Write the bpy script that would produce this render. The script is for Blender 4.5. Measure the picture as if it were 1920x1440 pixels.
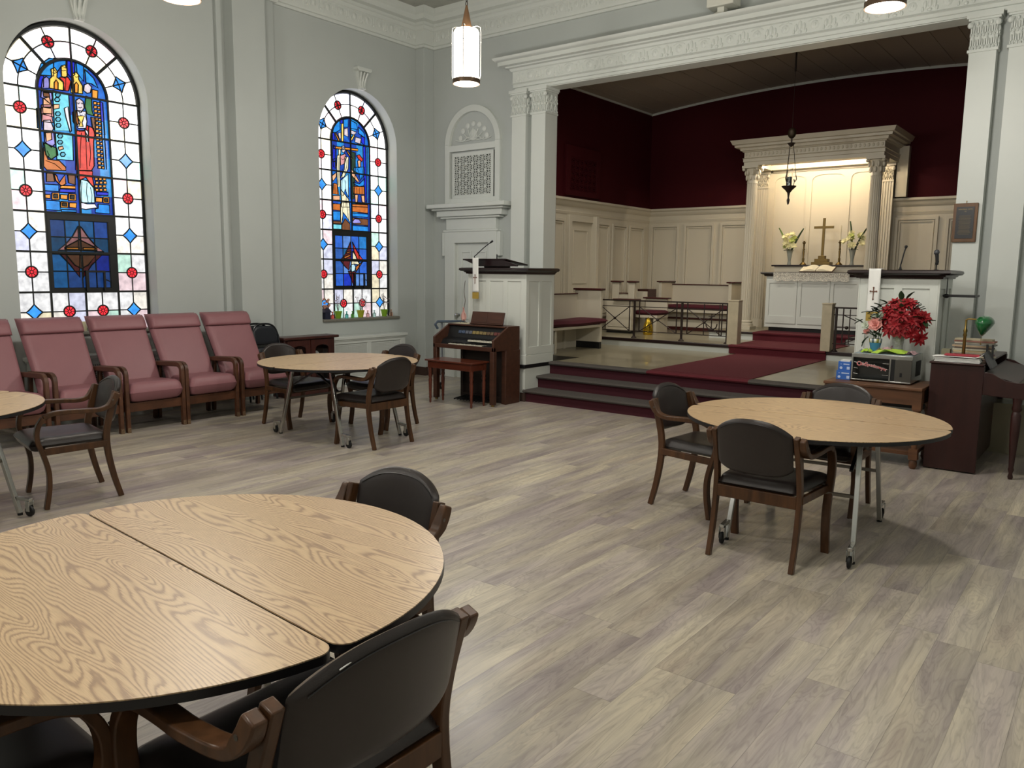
import bpy, math, random
from mathutils import Vector, Matrix
random.seed(7)
sc = bpy.context.scene
for o in list(bpy.data.objects): bpy.data.objects.remove(o)
col = sc.collection

# ---------------------------------------------------------------- camera
YAW, PITCH, ROLL, FPX = -0.66025, -0.13857, 0.01078, 1488.98
fw = Vector((math.sin(YAW)*math.cos(PITCH), math.cos(YAW)*math.cos(PITCH), math.sin(PITCH)))
r0 = Vector((math.cos(YAW), -math.sin(YAW), 0)); u0 = r0.cross(fw)
rt = r0*math.cos(ROLL)+u0*math.sin(ROLL); up = -r0*math.sin(ROLL)+u0*math.cos(ROLL)
cd = bpy.data.cameras.new('camera'); cam = bpy.data.objects.new('camera', cd); col.objects.link(cam)
cam.matrix_world = Matrix(((rt.x,up.x,-fw.x,0),(rt.y,up.y,-fw.y,0),(rt.z,up.z,-fw.z,1.6),(0,0,0,1)))
cd.sensor_width = 36; cd.lens = FPX/1920*36; cd.clip_start = .05; cd.clip_end = 200
sc.camera = cam

# ---------------------------------------------------------------- world, exposure
w = bpy.data.worlds.new('world'); sc.world = w; w.use_nodes = True
w.node_tree.nodes['Background'].inputs[0].default_value = (.62,.7,.8,1)
w.node_tree.nodes['Background'].inputs[1].default_value = .35
sc.view_settings.view_transform = 'Standard'; sc.view_settings.look = 'None'
sc.view_settings.gamma = 1; sc.view_settings.use_curve_mapping = False
sc.view_settings.exposure = .26
sc.cycles.use_denoising = True
sc.cycles.max_bounces = 7; sc.cycles.diffuse_bounces = 4; sc.cycles.glossy_bounces = 3
sc.cycles.sample_clamp_indirect = 6
LAMP_E, WIN_E, PT_W, NICHE_W = 9.0, 2.1, 78, 44

def area(name, loc, direction, sx, sy, watts, color):
    l = bpy.data.lights.new(name, 'AREA'); l.shape = 'RECTANGLE'; l.size = sx; l.size_y = sy
    l.energy = watts; l.color = color
    o = bpy.data.objects.new(name, l); col.objects.link(o); o.location = loc
    o.rotation_euler = Vector(direction).to_track_quat('-Z','Y').to_euler(); return o
def point(name, loc, watts, color, rad=.1):
    l = bpy.data.lights.new(name, 'POINT'); l.energy = watts; l.color = color; l.shadow_soft_size = rad
    o = bpy.data.objects.new(name, l); col.objects.link(o); o.location = loc; return o
# fluorescent tube behind the altar canopy's lintel
for k in range(4): point('canopy_tube_light', (-4.80+.41*k,13.12,3.49), NICHE_W/4, (1,.90,.74), .02)

# unseen fill light added behind the proscenium lintel to brighten the chancel
cove = area('chancel_fill_light', (-5.3,9.8,4.5), (0,.55,-1), 3.0, .15, 26, (1,.93,.82)); cove.data.spread = 1.7

# ---------------------------------------------------------------- materials
def lin(c):
    return tuple((x/12.92 if x <= .04045 else ((x+.055)/1.055)**2.4) for x in c)
def rgb(h):
    return lin((int(h[0:2],16)/255, int(h[2:4],16)/255, int(h[4:6],16)/255))
MATS = {}
def mat(name, color='808080', rough=.5, metal=0, noise=0, nscale=8, bump=0, bscale=60, spec=.5, coat=0, emit=0, trans=0, ior=1.45, stretch=None, alpha=1):
    if name in MATS: return MATS[name]
    m = bpy.data.materials.new(name); m.use_nodes = True; MATS[name] = m
    nt = m.node_tree; b = nt.nodes['Principled BSDF']
    c = rgb(color) if isinstance(color, str) else color
    b.inputs['Base Color'].default_value = (*c,1); b.inputs['Roughness'].default_value = rough
    b.inputs['Metallic'].default_value = metal; b.inputs['Specular IOR Level'].default_value = spec
    b.inputs['Coat Weight'].default_value = coat; b.inputs['Transmission Weight'].default_value = trans
    b.inputs['IOR'].default_value = ior; b.inputs['Alpha'].default_value = alpha
    if emit: b.inputs['Emission Color'].default_value = (*c,1); b.inputs['Emission Strength'].default_value = emit
    tc = nt.nodes.new('ShaderNodeTexCoord')
    if noise:
        src = tc.outputs['Object']
        if stretch:
            mp = nt.nodes.new('ShaderNodeMapping'); mp.inputs['Scale'].default_value = stretch
            nt.links.new(src, mp.inputs['Vector']); src = mp.outputs['Vector']
        n = nt.nodes.new('ShaderNodeTexNoise'); n.inputs['Scale'].default_value = nscale; n.inputs['Detail'].default_value = 5
        nt.links.new(src, n.inputs['Vector'])
        r = nt.nodes.new('ShaderNodeValToRGB'); nt.links.new(n.outputs['Fac'], r.inputs['Fac'])
        r.color_ramp.elements[0].position = .3; r.color_ramp.elements[1].position = .7
        r.color_ramp.elements[0].color = (*[x*(1-noise) for x in c],1); r.color_ramp.elements[1].color = (*[min(1,x*(1+noise)) for x in c],1)
        nt.links.new(r.outputs['Color'], b.inputs['Base Color'])
    if bump:
        n2 = nt.nodes.new('ShaderNodeTexNoise'); n2.inputs['Scale'].default_value = bscale; n2.inputs['Detail'].default_value = 3
        nt.links.new(tc.outputs['Object'], n2.inputs['Vector'])
        bp = nt.nodes.new('ShaderNodeBump'); bp.inputs['Strength'].default_value = bump; bp.inputs['Distance'].default_value = .01
        nt.links.new(n2.outputs['Fac'], bp.inputs['Height']); nt.links.new(bp.outputs['Normal'], b.inputs['Normal'])
    return m
wallM = mat('grey_wall_paint','b3b8b5',.6,noise=.015,nscale=2,bump=.06,bscale=120)
trimM = mat('white_trim_paint','cbcfca',.42,noise=.012,nscale=3)
pulpM = mat('white_panel_paint','cfd2cb',.38)
chanM = mat('cream_chancel_paint','c9c1ae',.4)
redM = mat('burgundy_wall_paint','3d0d13',.7,noise=.03,nscale=2,spec=.12)
ceilM = mat('ceiling_plaster','a6a79f',.8,noise=.12,nscale=5,bump=.4,bscale=40)
cceilM = mat('chancel_ceiling_boards','9c9288',.6)
baseM = mat('dark_baseboard','43332c',.5)
walnutM = mat('walnut_frame','4a301c',.36,noise=.35,nscale=30,stretch=(1,1,.12),coat=.04,spec=.4)
walnut2M = mat('recliner_wood','4f3120',.42,noise=.35,nscale=30,stretch=(.2,1,.4))
scuffM = mat('scuffed_wood','66503a',.6,noise=.5,nscale=120)
vinylM = mat('black_vinyl','292321',.30,bump=.12,bscale=900,spec=.45)
mauveM = mat('mauve_vinyl','8a5d62',.42,noise=.04,nscale=4,bump=.05,bscale=400,spec=.4)
mahogM = mat('dark_mahogany','3d1d18',.4,noise=.3,nscale=20,stretch=(1,1,.15),coat=.2)
organM = mat('organ_walnut','45291d',.42,noise=.2,nscale=20,stretch=(.2,1,1))
benchwM = mat('reddish_bench_wood','5a2a1b',.3,noise=.2,nscale=20,stretch=(.15,1,1),coat=.3)
pianoM = mat('red_brown_piano_wood','2e1512',.36,noise=.25,nscale=14,stretch=(1,1,.2))
tablewM = mat('worn_brown_wood','5b3b25',.45,noise=.35,nscale=18,stretch=(.15,1,1))
capM = mat('dark_cherry_cap','1f1112',.32,coat=.15)
chromeM = mat('chrome','c8c8c4',.22,1)
steelM = mat('brushed_steel','bcbdb9',.27,1,noise=.06,nscale=30)
dsteelM = mat('dull_steel','6d6a64',.35,1)
blackM = mat('black_plastic','151516',.4)
edgeM = mat('black_edge_band','141417',.4)
rubberM = mat('black_rubber','101010',.6)
ironM = mat('wrought_iron','2b211d',.5,.3)
brassM = mat('brass','8f7844',.28,1)
dbrassM = mat('tarnished_brass','6f5c38',.4,1)
bronzeM = mat('lamp_bronze','5d4c3d',.4,.8)
carpetM = mat('grey_carpet','504b47',.95,noise=.25,nscale=250,bump=.5,bscale=400)
rcarpetM = mat('red_carpet','5b1c25',.95,noise=.15,nscale=250,bump=.4,bscale=400)
riserM = mat('maroon_carpet','3c101b',.95,noise=.15,nscale=250)
stoneM = mat('cream_stone','b2a78e',.45,noise=.08,nscale=12)
cushM = mat('maroon_velvet','4c1722',.9,noise=.12,nscale=60)
keyM = mat('ivory_keys','dcd8c6',.35)
clothM = mat('white_satin','e6e6e2',.5)
pewcapM = mat('pew_cap_wood','431a19',.35,coat=.15)
goldM = mat('gold_fringe','a58a3c',.55)
foilM = mat('gold_foil','cfae3a',.2,1,bump=1,bscale=25)
leafM = mat('dark_green_leaf','243a20',.5)
leaf2M = mat('fresh_green_leaf','5d7a35',.5)
poinM = mat('poinsettia_red','8d0d18',.6)
roseM = mat('pink_rose','f2b8b0',.6)
wroseM = mat('white_petals','dfe6d8',.6)
lilyM = mat('pale_yellow_petals','e9e2b2',.6)
paperM = mat('white_paper','dadad6',.7)
redpM = mat('red_folder','a83442',.6)
greenpM = mat('lime_paper','a4c443',.6)
pinkpM = mat('faded_pink_paper','b49397',.7)
glassM = mat('clear_glass','ffffff',.03,trans=1)
greenG = mat('green_glass_shade','0f5a2c',.15,coat=.6)
potM = mat('lime_green_pot','7ba32a',.45)
ypotM = mat('yellow_green_pot','a3a62c',.45)
bpotM = mat('blue_pot','3f7fa6',.4)
boxbM = mat('blue_carton','2f62b4',.5)
whiteM = mat('plain_white','e4e4e0',.5)
lwhiteM = mat('speaker_white','cfcfc4',.5)
darkM = mat('dark_void','0b0b0b',.8)
stageM = mat('stage_tile','8f8770',.28,noise=.14,nscale=2.2,coat=.25)
copperM = mat('lamp_cone_wood','8a6a4e',.45,.3)
goldtextM = mat('gilt_lettering','a58f5e',.5)
plaqM = mat('plaque_black','15161a',.35)
oakfM = mat('oak_plaque','5f3f20',.45,noise=.25,nscale=30,stretch=(1,1,.15))
lampM = mat('lit_lamp_glass','fff4e2',.4,emit=LAMP_E)
redtM = mat('label_red','b6202c',.5)
burg2M = mat('burgundy_grille_paint','3a0b11',.7,spec=.12)

def nodes(name):
    m = bpy.data.materials.new(name); m.use_nodes = True; MATS[name] = m
    nt = m.node_tree; return m, nt, nt.nodes['Principled BSDF']
def N(nt, t, **kw):
    n = nt.nodes.new('ShaderNode'+t)
    for k, v in kw.items():
        if k.startswith('i_'):
            key = k[2:]; key = int(key) if key.isdigit() else key
            s = n.inputs[key]
            if hasattr(v, 'node'): nt.links.new(v, s)
            else: s.default_value = v
        else: setattr(n, k, v)
    return n
def M(nt, op, a, b=None, c=None):
    n = nt.nodes.new('ShaderNodeMath'); n.operation = op
    for i, v in enumerate((a,b,c)):
        if v is None: continue
        if hasattr(v, 'node'): nt.links.new(v, n.inputs[i])
        else: n.inputs[i].default_value = v
    return n.outputs[0]
def ramp(nt, fac, stops):
    r = nt.nodes.new('ShaderNodeValToRGB'); nt.links.new(fac, r.inputs['Fac'])
    e = r.color_ramp.elements
    while len(e) < len(stops): e.new(.5)
    for i, (p, c) in enumerate(stops):
        e[i].position = p; e[i].color = (*(rgb(c) if isinstance(c, str) else c),1)
    return r.outputs['Color']
def mix(nt, f, a, b, blend='MIX'):
    n = nt.nodes.new('ShaderNodeMix'); n.data_type = 'RGBA'; n.blend_type = blend
    for i, v in ((0,f),(6,a),(7,b)):
        if hasattr(v, 'node'): nt.links.new(v, n.inputs[i])
        else: n.inputs[i].default_value = v if i == 0 else (*v,1)
    return n.outputs[2]

# vinyl plank floor: planks along Y, .172 wide, 1.22 long
floorM, nt, b = nodes('vinyl_plank_floor')
g = N(nt,'NewGeometry'); s = N(nt,'SeparateXYZ', i_0=g.outputs['Position'])
X, Y = s.outputs[0], s.outputs[1]
xr = M(nt,'DIVIDE', M(nt,'ADD', X, 20.046), .1725); row = M(nt,'FLOOR', xr)
wn = N(nt,'TexWhiteNoise', noise_dimensions='1D'); nt.links.new(row, wn.inputs['W'])
yr = M(nt,'ADD', M(nt,'DIVIDE', Y, 1.22), M(nt,'MULTIPLY', wn.outputs['Value'], 7.0)); colr = M(nt,'FLOOR', yr)
cmb = N(nt,'CombineXYZ', i_0=row, i_1=colr, i_2=0.0)
wn2 = N(nt,'TexWhiteNoise', noise_dimensions='3D'); nt.links.new(cmb.outputs[0], wn2.inputs['Vector'])
sp = N(nt,'SeparateColor', i_0=wn2.outputs['Color'])
tone = ramp(nt, sp.outputs[0], [(0,(.84,.83,.83)),(.35,(.95,.94,.94)),(.7,(1.03,1.03,1.02)),(1,(1.12,1.12,1.10))])
gx = M(nt,'ADD', M(nt,'MULTIPLY', X, 34.0), M(nt,'MULTIPLY', sp.outputs[1], 90.0))
gy = M(nt,'ADD', M(nt,'MULTIPLY', Y, 1.5), M(nt,'MULTIPLY', sp.outputs[2], 40.0))
gv = N(nt,'CombineXYZ', i_0=gx, i_1=gy, i_2=0.0)
n1 = N(nt,'TexNoise', i_Scale=1.0, i_Detail=8.0, i_Roughness=.72, i_Distortion=.25); nt.links.new(gv.outputs[0], n1.inputs['Vector'])
g2 = N(nt,'CombineXYZ', i_0=M(nt,'MULTIPLY', gx, .26), i_1=M(nt,'MULTIPLY', gy, .95), i_2=0.0)
n2 = N(nt,'TexNoise', i_Scale=1.0, i_Detail=3.0, i_Distortion=.5); nt.links.new(g2.outputs[0], n2.inputs['Vector'])
g3 = N(nt,'CombineXYZ', i_0=M(nt,'MULTIPLY', gx, .16), i_1=M(nt,'MULTIPLY', gy, .5), i_2=7.0)
n3 = N(nt,'TexNoise', i_Scale=1.0, i_Detail=2.0); nt.links.new(g3.outputs[0], n3.inputs['Vector'])
hue = ramp(nt, n3.outputs['Fac'], [(.32,'a09693'),(.44,'a89f98'),(.54,'aea698'),(.64,'b6ad9c'),(.75,'b0a495')])
cl = mix(nt, 1.0, hue, tone, 'MULTIPLY')
grain = ramp(nt, n1.outputs['Fac'], [(.25,(.62,.60,.60)),(.45,(.93,.92,.92)),(.6,(1.08,1.07,1.06)),(.78,(1.3,1.29,1.25))])
cl = mix(nt, 1.0, cl, grain, 'MULTIPLY')
rings = M(nt,'SINE', M(nt,'ADD', M(nt,'MULTIPLY', n2.outputs['Fac'], 95.0), M(nt,'MULTIPLY', n1.outputs['Fac'], 6.0)))
rg = ramp(nt, rings, [(0,(1.07,1.07,1.06)),(.5,(1,1,1)),(1,(.88,.87,.87))])
cl = mix(nt, .8, cl, rg, 'MULTIPLY')
big = ramp(nt, n2.outputs['Fac'], [(.32,(.80,.785,.80)),(.5,(1,1,1)),(.68,(1.15,1.15,1.11))])
cl = mix(nt, 1.0, cl, big, 'MULTIPLY')
fx = M(nt,'FRACT', xr); fy = M(nt,'FRACT', yr)
seam = M(nt,'MAXIMUM', M(nt,'LESS_THAN', fx, .012), M(nt,'LESS_THAN', fy, .0022))
cl = mix(nt, M(nt,'MULTIPLY', seam, .45), cl, (.05,.045,.04))
nt.links.new(cl, b.inputs['Base Color'])
nt.links.new(M(nt,'ADD', M(nt,'MULTIPLY', n1.outputs['Fac'], .20), .22), b.inputs['Roughness'])
bp = N(nt,'Bump', i_Strength=.12, i_Distance=.004); nt.links.new(n1.outputs['Fac'], bp.inputs['Height']); nt.links.new(bp.outputs['Normal'], b.inputs['Normal'])
b.inputs['Specular IOR Level'].default_value = .45

# oak laminate: contour lines of stretched noise give cathedral grain; grain runs along local X
oakM, nt, b = nodes('oak_laminate')
tc = N(nt,'TexCoord'); oi = N(nt,'ObjectInfo')
s = N(nt,'SeparateXYZ', i_0=tc.outputs['Object'])
v1 = N(nt,'CombineXYZ', i_0=M(nt,'ADD', M(nt,'MULTIPLY', s.outputs[0], .95), M(nt,'MULTIPLY', oi.outputs['Random'], 30.0)), i_1=M(nt,'MULTIPLY', s.outputs[1], 5.0), i_2=0.0)
nA = N(nt,'TexNoise', i_Scale=1.0, i_Detail=2.2, i_Distortion=.25); nt.links.new(v1.outputs[0], nA.inputs['Vector'])
sh = M(nt,'ADD', M(nt,'MULTIPLY', nA.outputs['Fac'], 200.0), M(nt,'MULTIPLY', s.outputs[1], 420.0))
v2 = N(nt,'CombineXYZ', i_0=M(nt,'MULTIPLY', s.outputs[0], 18.0), i_1=M(nt,'MULTIPLY', s.outputs[1], 320.0), i_2=0.0)
nB = N(nt,'TexNoise', i_Scale=1.0, i_Detail=3.0); nt.links.new(v2.outputs[0], nB.inputs['Vector'])
ln = M(nt,'SINE', M(nt,'ADD', sh, M(nt,'MULTIPLY', nB.outputs['Fac'], 3.2)))
c1 = ramp(nt, M(nt,'ADD', M(nt,'MULTIPLY', ln, .5), .5), [(0,'c8ac86'),(.5,'c2a680'),(.85,'b09270'),(.97,'9d8164')])
c2 = ramp(nt, nB.outputs['Fac'], [(.3,(.86,.85,.84)),(.55,(1,1,1)),(.75,(1.08,1.07,1.05))])
cl = mix(nt, 1.0, c1, c2, 'MULTIPLY'); nt.links.new(cl, b.inputs['Base Color'])
b.inputs['Roughness'].default_value = .36; b.inputs['Specular IOR Level'].default_value = .5

# leaded glass: the colour of each piece is a face attribute, with the daylight put in as its emission
def glass_mat(name, e):
    m, nt, b = nodes(name)
    at = N(nt,'Attribute', attribute_name='col')
    n = N(nt,'TexNoise', i_Scale=14.0, i_Detail=4.0); tcx = N(nt,'TexCoord'); nt.links.new(tcx.outputs['Object'], n.inputs['Vector'])
    f = ramp(nt, n.outputs['Fac'], [(.25,(.6,.6,.62)),(.55,(1,1,1)),(.8,(1.3,1.3,1.3))])
    c = mix(nt, 1.0, at.outputs['Color'], f, 'MULTIPLY')
    nt.links.new(c, b.inputs['Emission Color']); b.inputs['Emission Strength'].default_value = e
    nt.links.new(mix(nt, 1.0, at.outputs['Color'], (.3,.3,.3), 'MULTIPLY'), b.inputs['Base Color']); b.inputs['Roughness'].default_value = .25
    return m
stainM = glass_mat('leaded_glass', WIN_E)
leadM = mat('lead_came','1c1f1e',.5,.3)

# ---------------------------------------------------------------- mesh builder
class MB:
    def __init__(s): s.v=[]; s.f=[]; s.mt=Matrix.Identity(4); s.c=None; s.cols=[]; s.nb=0
    def at(s, loc=(0,0,0), rz=0, rx=0, ry=0):
        s.mt = Matrix.Translation(Vector(loc)) @ Matrix.Rotation(rz,4,'Z') @ Matrix.Rotation(rx,4,'X') @ Matrix.Rotation(ry,4,'Y'); return s
    def add(s, vs, fs):
        k = len(s.v); s.v += [s.mt @ Vector(p) for p in vs]; s.f += [[i+k for i in f] for f in fs]
        s.cols += [s.c]*len(fs); return s
    def box(s, a, b):
        j = (s.nb % 7)*.00011; s.nb += 1      # keeps the faces of abutting boxes off one plane
        x0,y0,z0 = (min(a[i],b[i])-j for i in range(3)); x1,y1,z1 = (max(a[i],b[i])+j for i in range(3))
        return s.add([(x0,y0,z0),(x1,y0,z0),(x1,y1,z0),(x0,y1,z0),(x0,y0,z1),(x1,y0,z1),(x1,y1,z1),(x0,y1,z1)],
            [[0,3,2,1],[4,5,6,7],[0,1,5,4],[1,2,6,5],[2,3,7,6],[3,0,4,7]])
    def cb(s, c, d): return s.box([c[i]-d[i]/2 for i in range(3)],[c[i]+d[i]/2 for i in range(3)])
    def tube(s, pts, r, n=8, caps=True):
        pts = [Vector(p) for p in pts]; rs = r if isinstance(r,(list,tuple)) else [r]*len(pts)
        vs=[]; fs=[]; prev=None
        for i,p in enumerate(pts):
            t = ((pts[i+1] if i<len(pts)-1 else p)-(pts[i-1] if i else p)).normalized()
            if prev is None: a = Vector((0,0,1)) if abs(t.z)<.9 else Vector((1,0,0)); nx = t.cross(a).normalized()
            else: nx = (prev - t*prev.dot(t)).normalized()
            prev = nx; ny = t.cross(nx)
            for k in range(n):
                q = 2*math.pi*k/n; vs.append(p+(nx*math.cos(q)+ny*math.sin(q))*rs[i])
        for i in range(len(pts)-1):
            for k in range(n):
                a=i*n+k; b_=i*n+(k+1)%n; fs.append([a,b_,b_+n,a+n])
        if caps: fs.append(list(range(n))[::-1]); fs.append([len(vs)-n+k for k in range(n)])
        return s.add(vs, fs)
    def sweep(s, pts, side, w, t, caps=True):
        """rectangular section along pts; w along side, t across"""
        pts=[Vector(p) for p in pts]; side=Vector(side).normalized(); vs=[]; fs=[]
        ws = w if isinstance(w,(list,tuple)) else [w]*len(pts); ts = t if isinstance(t,(list,tuple)) else [t]*len(pts)
        for i,p in enumerate(pts):
            tg=((pts[i+1] if i<len(pts)-1 else p)-(pts[i-1] if i else p)).normalized(); nn=tg.cross(side).normalized()
            for a,b_ in ((-1,-1),(1,-1),(1,1),(-1,1)): vs.append(p+side*a*ws[i]/2+nn*b_*ts[i]/2)
        for i in range(len(pts)-1):
            for k in range(4):
                a=i*4+k; b_=i*4+(k+1)%4; fs.append([a,b_,b_+4,a+4])
        if caps: fs.append([3,2,1,0]); e=len(vs)-4; fs.append([e,e+1,e+2,e+3])
        return s.add(vs,fs)
    def lathe(s, prof, c=(0,0,0), n=20, flute=0, nf=0, caps=True):
        vs=[]; fs=[]
        for r,z in prof:
            for k in range(n):
                q=2*math.pi*k/n; rr=r*(1-flute*(abs(math.cos(nf*q/2))<.6)) if nf else r
                vs.append((c[0]+rr*math.cos(q),c[1]+rr*math.sin(q),c[2]+z))
        for i in range(len(prof)-1):
            for k in range(n):
                a=i*n+k; b_=i*n+(k+1)%n; fs.append([a,b_,b_+n,a+n])
        if caps and prof[0][0]>1e-4: fs.append(list(range(n))[::-1])
        if caps and prof[-1][0]>1e-4: fs.append([len(vs)-n+k for k in range(n)])
        return s.add(vs,fs)
    def prism(s, poly, h0, h1, axis='z'):
        """poly 2D; axis z: (x,y); axis y: (x,z); axis x: (y,z)"""
        def P(p,h): return (p[0],p[1],h) if axis=='z' else ((p[0],h,p[1]) if axis=='y' else (h,p[0],p[1]))
        n=len(poly); vs=[P(p,h0) for p in poly]+[P(p,h1) for p in poly]
        fs=[list(range(n))[::-1],list(range(n,2*n))]+[[i,(i+1)%n,(i+1)%n+n,i+n] for i in range(n)]
        return s.add(vs,fs)
    def profx(s, prof, path):
        """moulding: prof [(out,z)], path [(x,y,nx,ny)] at corners; n = outward offset direction (mitred)"""
        vs=[];fs=[];m=len(prof)
        for x,y,nx,ny in path:
            for d,z in prof: vs.append((x+nx*(d+.002),y+ny*(d+.002),z))
        for i in range(len(path)-1):
            for k in range(m-1): a=i*m+k; fs.append([a,a+1,a+1+m,a+m])
        fs.append(list(range(m))); fs.append([len(vs)-m+k for k in range(m)][::-1])
        return s.add(vs,fs)
    def ball(s, c, r, n=10, m=6):
        r = r if isinstance(r,(list,tuple)) else (r,r,r); vs=[];fs=[]
        for i in range(m+1):
            t=math.pi*i/m
            for k in range(n):
                q=2*math.pi*k/n; vs.append((c[0]+r[0]*math.sin(t)*math.cos(q),c[1]+r[1]*math.sin(t)*math.sin(q),c[2]-r[2]*math.cos(t)))
        for i in range(m):
            for k in range(n):
                a=i*n+k;b_=i*n+(k+1)%n; fs.append([a,b_,b_+n,a+n])
        return s.add(vs,fs)
    def grid(s, fn, nu, nv, thick=None):
        vs=[fn(i/nu,j/nv) for j in range(nv+1) for i in range(nu+1)]
        fs=[[j*(nu+1)+i,j*(nu+1)+i+1,(j+1)*(nu+1)+i+1,(j+1)*(nu+1)+i] for j in range(nv) for i in range(nu)]
        return s.add(vs,fs)
    def closed(s, fn, nu, nv):
        """two-sided pad: fn(u,v,side) side +1/-1"""
        W=lambda t:.35*t+.65*(.5-.5*math.cos(math.pi*t))
        a=[fn(W(i/nu),W(j/nv),1) for j in range(nv+1) for i in range(nu+1)]; b_=[fn(W(i/nu),W(j/nv),-1) for j in range(nv+1) for i in range(nu+1)]
        k=len(a); fs=[]
        for j in range(nv):
            for i in range(nu):
                q=[j*(nu+1)+i,j*(nu+1)+i+1,(j+1)*(nu+1)+i+1,(j+1)*(nu+1)+i]; fs.append(q); fs.append([x+k for x in q[::-1]])
        rim=[i for i in range(nu+1)]+[j*(nu+1)+nu for j in range(1,nv+1)]+[nv*(nu+1)+i for i in range(nu-1,-1,-1)]+[j*(nu+1) for j in range(nv-1,0,-1)]
        for i in range(len(rim)): p,q=rim[i],rim[(i+1)%len(rim)]; fs.append([q,p,p+k,q+k])
        return s.add(a+b_,fs)
    def build(s, name, m, parent=None, bevel=0, seg=2, smooth=40, world=False, label=None, sub=0):
        me=bpy.data.meshes.new(name)
        vs=s.v
        if world and parent is not None:
            t=Vector((0,0,0)); q=parent
            while q: t+=q.location; q=q.parent
            vs=[v-t for v in vs]
        me.from_pydata([tuple(v) for v in vs],[],s.f); me.update()
        me.materials.append(m)
        if any(c is not None for c in s.cols):
            ca=me.attributes.new('col','FLOAT_COLOR','FACE')
            for i,c in enumerate(s.cols): ca.data[i].color=(*(c or (1,1,1)),1)
        if smooth:
            me.shade_smooth(); me.set_sharp_from_angle(angle=math.radians(smooth))
        o=bpy.data.objects.new(name,me); col.objects.link(o); o.parent=parent
        if bevel:
            md=o.modifiers.new('bevel','BEVEL'); md.width=bevel; md.segments=seg; md.limit_method='ANGLE'; md.angle_limit=math.radians(35)
        if sub:
            md=o.modifiers.new('sub','SUBSURF'); md.levels=sub; md.render_levels=sub
        if label: o['label']=label
        return o
def thing(name, label, cat, loc=(0,0,0), rz=0, group=None):
    o=bpy.data.objects.new(name,None); col.objects.link(o); o.location=loc; o.rotation_euler=(0,0,rz)
    o.empty_display_size=.1; o['label']=label; o['category']=cat
    if group: o['group']=group
    return o
def tag(o, label, cat, group=None):
    o['label']=label; o['category']=cat
    if group: o['group']=group
    return o
def struct(name, mb, m, parent=None, **kw):
    o=mb.build(name,m,parent,**kw)
    if parent is None: o['kind']='structure'
    return o
KIDS={}
def kids(o):
    return [c for c in bpy.data.objects if c.parent==o]
def tree(o):
    return (o,[tree(c) for c in kids(o)])
def dup(t, parent=None):
    o,ch=t; c=o.copy(); col.objects.link(c)
    if parent is not None: c.parent=parent
    for k in ch: dup(k,c)
    return c
def place(c, loc, rz, label, group=None):
    c.location=loc; c.rotation_euler=(0,0,rz); c['label']=label
    if group: c['group']=group
    return c
def smoothpath(pts, n=4):
    """Catmull-Rom"""
    P=[Vector(p) for p in pts]; out=[]
    for i in range(len(P)-1):
        a=P[max(i-1,0)];b_=P[i];c=P[i+1];d=P[min(i+2,len(P)-1)]
        for k in range(n):
            t=k/n; out.append(.5*((2*b_)+(c-a)*t+(2*a-5*b_+4*c-d)*t*t+(3*b_-a-3*c+d)*t**3))
    out.append(P[-1]); return out

PI=math.pi
XL, YF, XR, YB, ZC = -8.83, 9.13, .95, -6.0, 5.40
ZS, ZP, ZQ = .465, .59, .715          # stage, platform, altar step heights
CL, CB, CR = -7.5, 13.9, -.5          # chancel walls
WINS = [4.01, 7.80, .20, -3.60]; RW, SILL, SPR = .72, .93, 3.41
# ------------------------------------------------------------ floor, ceiling, walls
struct('floor', MB().box((XL-.3,YB,-.1),(XR,YF+.3,0)), floorM, smooth=0)
struct('ceiling', MB().box((XL-.3,YB,ZC),(XR,YF+.3,ZC+.1)), ceilM, smooth=0)
def wall_left():
    m=MB(); X=XL; D=XL-.34
    ys=[YB]+[e for w_ in sorted(WINS) for e in (w_-RW,w_+RW)]+[YF+.3]
    def q(a,b,z0,z1): m.add([(X,a,z0),(X,b,z0),(X,b,z1),(X,a,z1)],[[0,1,2,3]])
    for i in range(0,len(ys),2): q(ys[i],ys[i+1],0,ZC)
    for w_ in WINS:
        q(w_-RW,w_+RW,0,SILL)
        n=32
        for k in range(n):
            a=PI-PI*k/n; c=PI-PI*(k+1)/n
            p=(w_+RW*math.cos(a),SPR+RW*math.sin(a)); r=(w_+RW*math.cos(c),SPR+RW*math.sin(c))
            m.add([(X,p[0],p[1]),(X,r[0],r[1]),(X,r[0],ZC),(X,p[0],ZC)],[[0,1,2,3]])
            m.add([(X,p[0],p[1]),(D,p[0],p[1]),(D,r[0],r[1]),(X,r[0],r[1])],[[0,1,2,3]])
        for y_ in (w_-RW,w_+RW): m.add([(X,y_,SILL),(D,y_,SILL),(D,y_,SPR),(X,y_,SPR)],[[0,1,2,3]])
        m.add([(X,w_-RW,SILL),(X,w_+RW,SILL),(D,w_+RW,SILL),(D,w_-RW,SILL)],[[0,1,2,3]])
    m.box((D-.05,YB,-.1),(D-.02,YF+.3,ZC))
    struct('wall_left',m,wallM,smooth=30)
wall_left()
struct('wall_right', MB().box((XR,YB,0),(XR+.2,YF,ZC)), wallM, smooth=0)
struct('wall_back', MB().box((XL-.3,YB-.2,0),(XR+.2,YB,ZC)), wallM, smooth=0)
OL, OR, OT = -6.47, -1.47, 4.09       # chancel opening
m=MB(); m.box((XL-.34,YF,0),(OL-.01,YF+.14,ZC)); m.box((OR+.01,YF,0),(XR,YF+.14,ZC)); m.box((OL-.011,YF,OT+.03),(OR+.011,YF+.14,ZC))
struct('wall_front', m, wallM, smooth=0)
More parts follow.
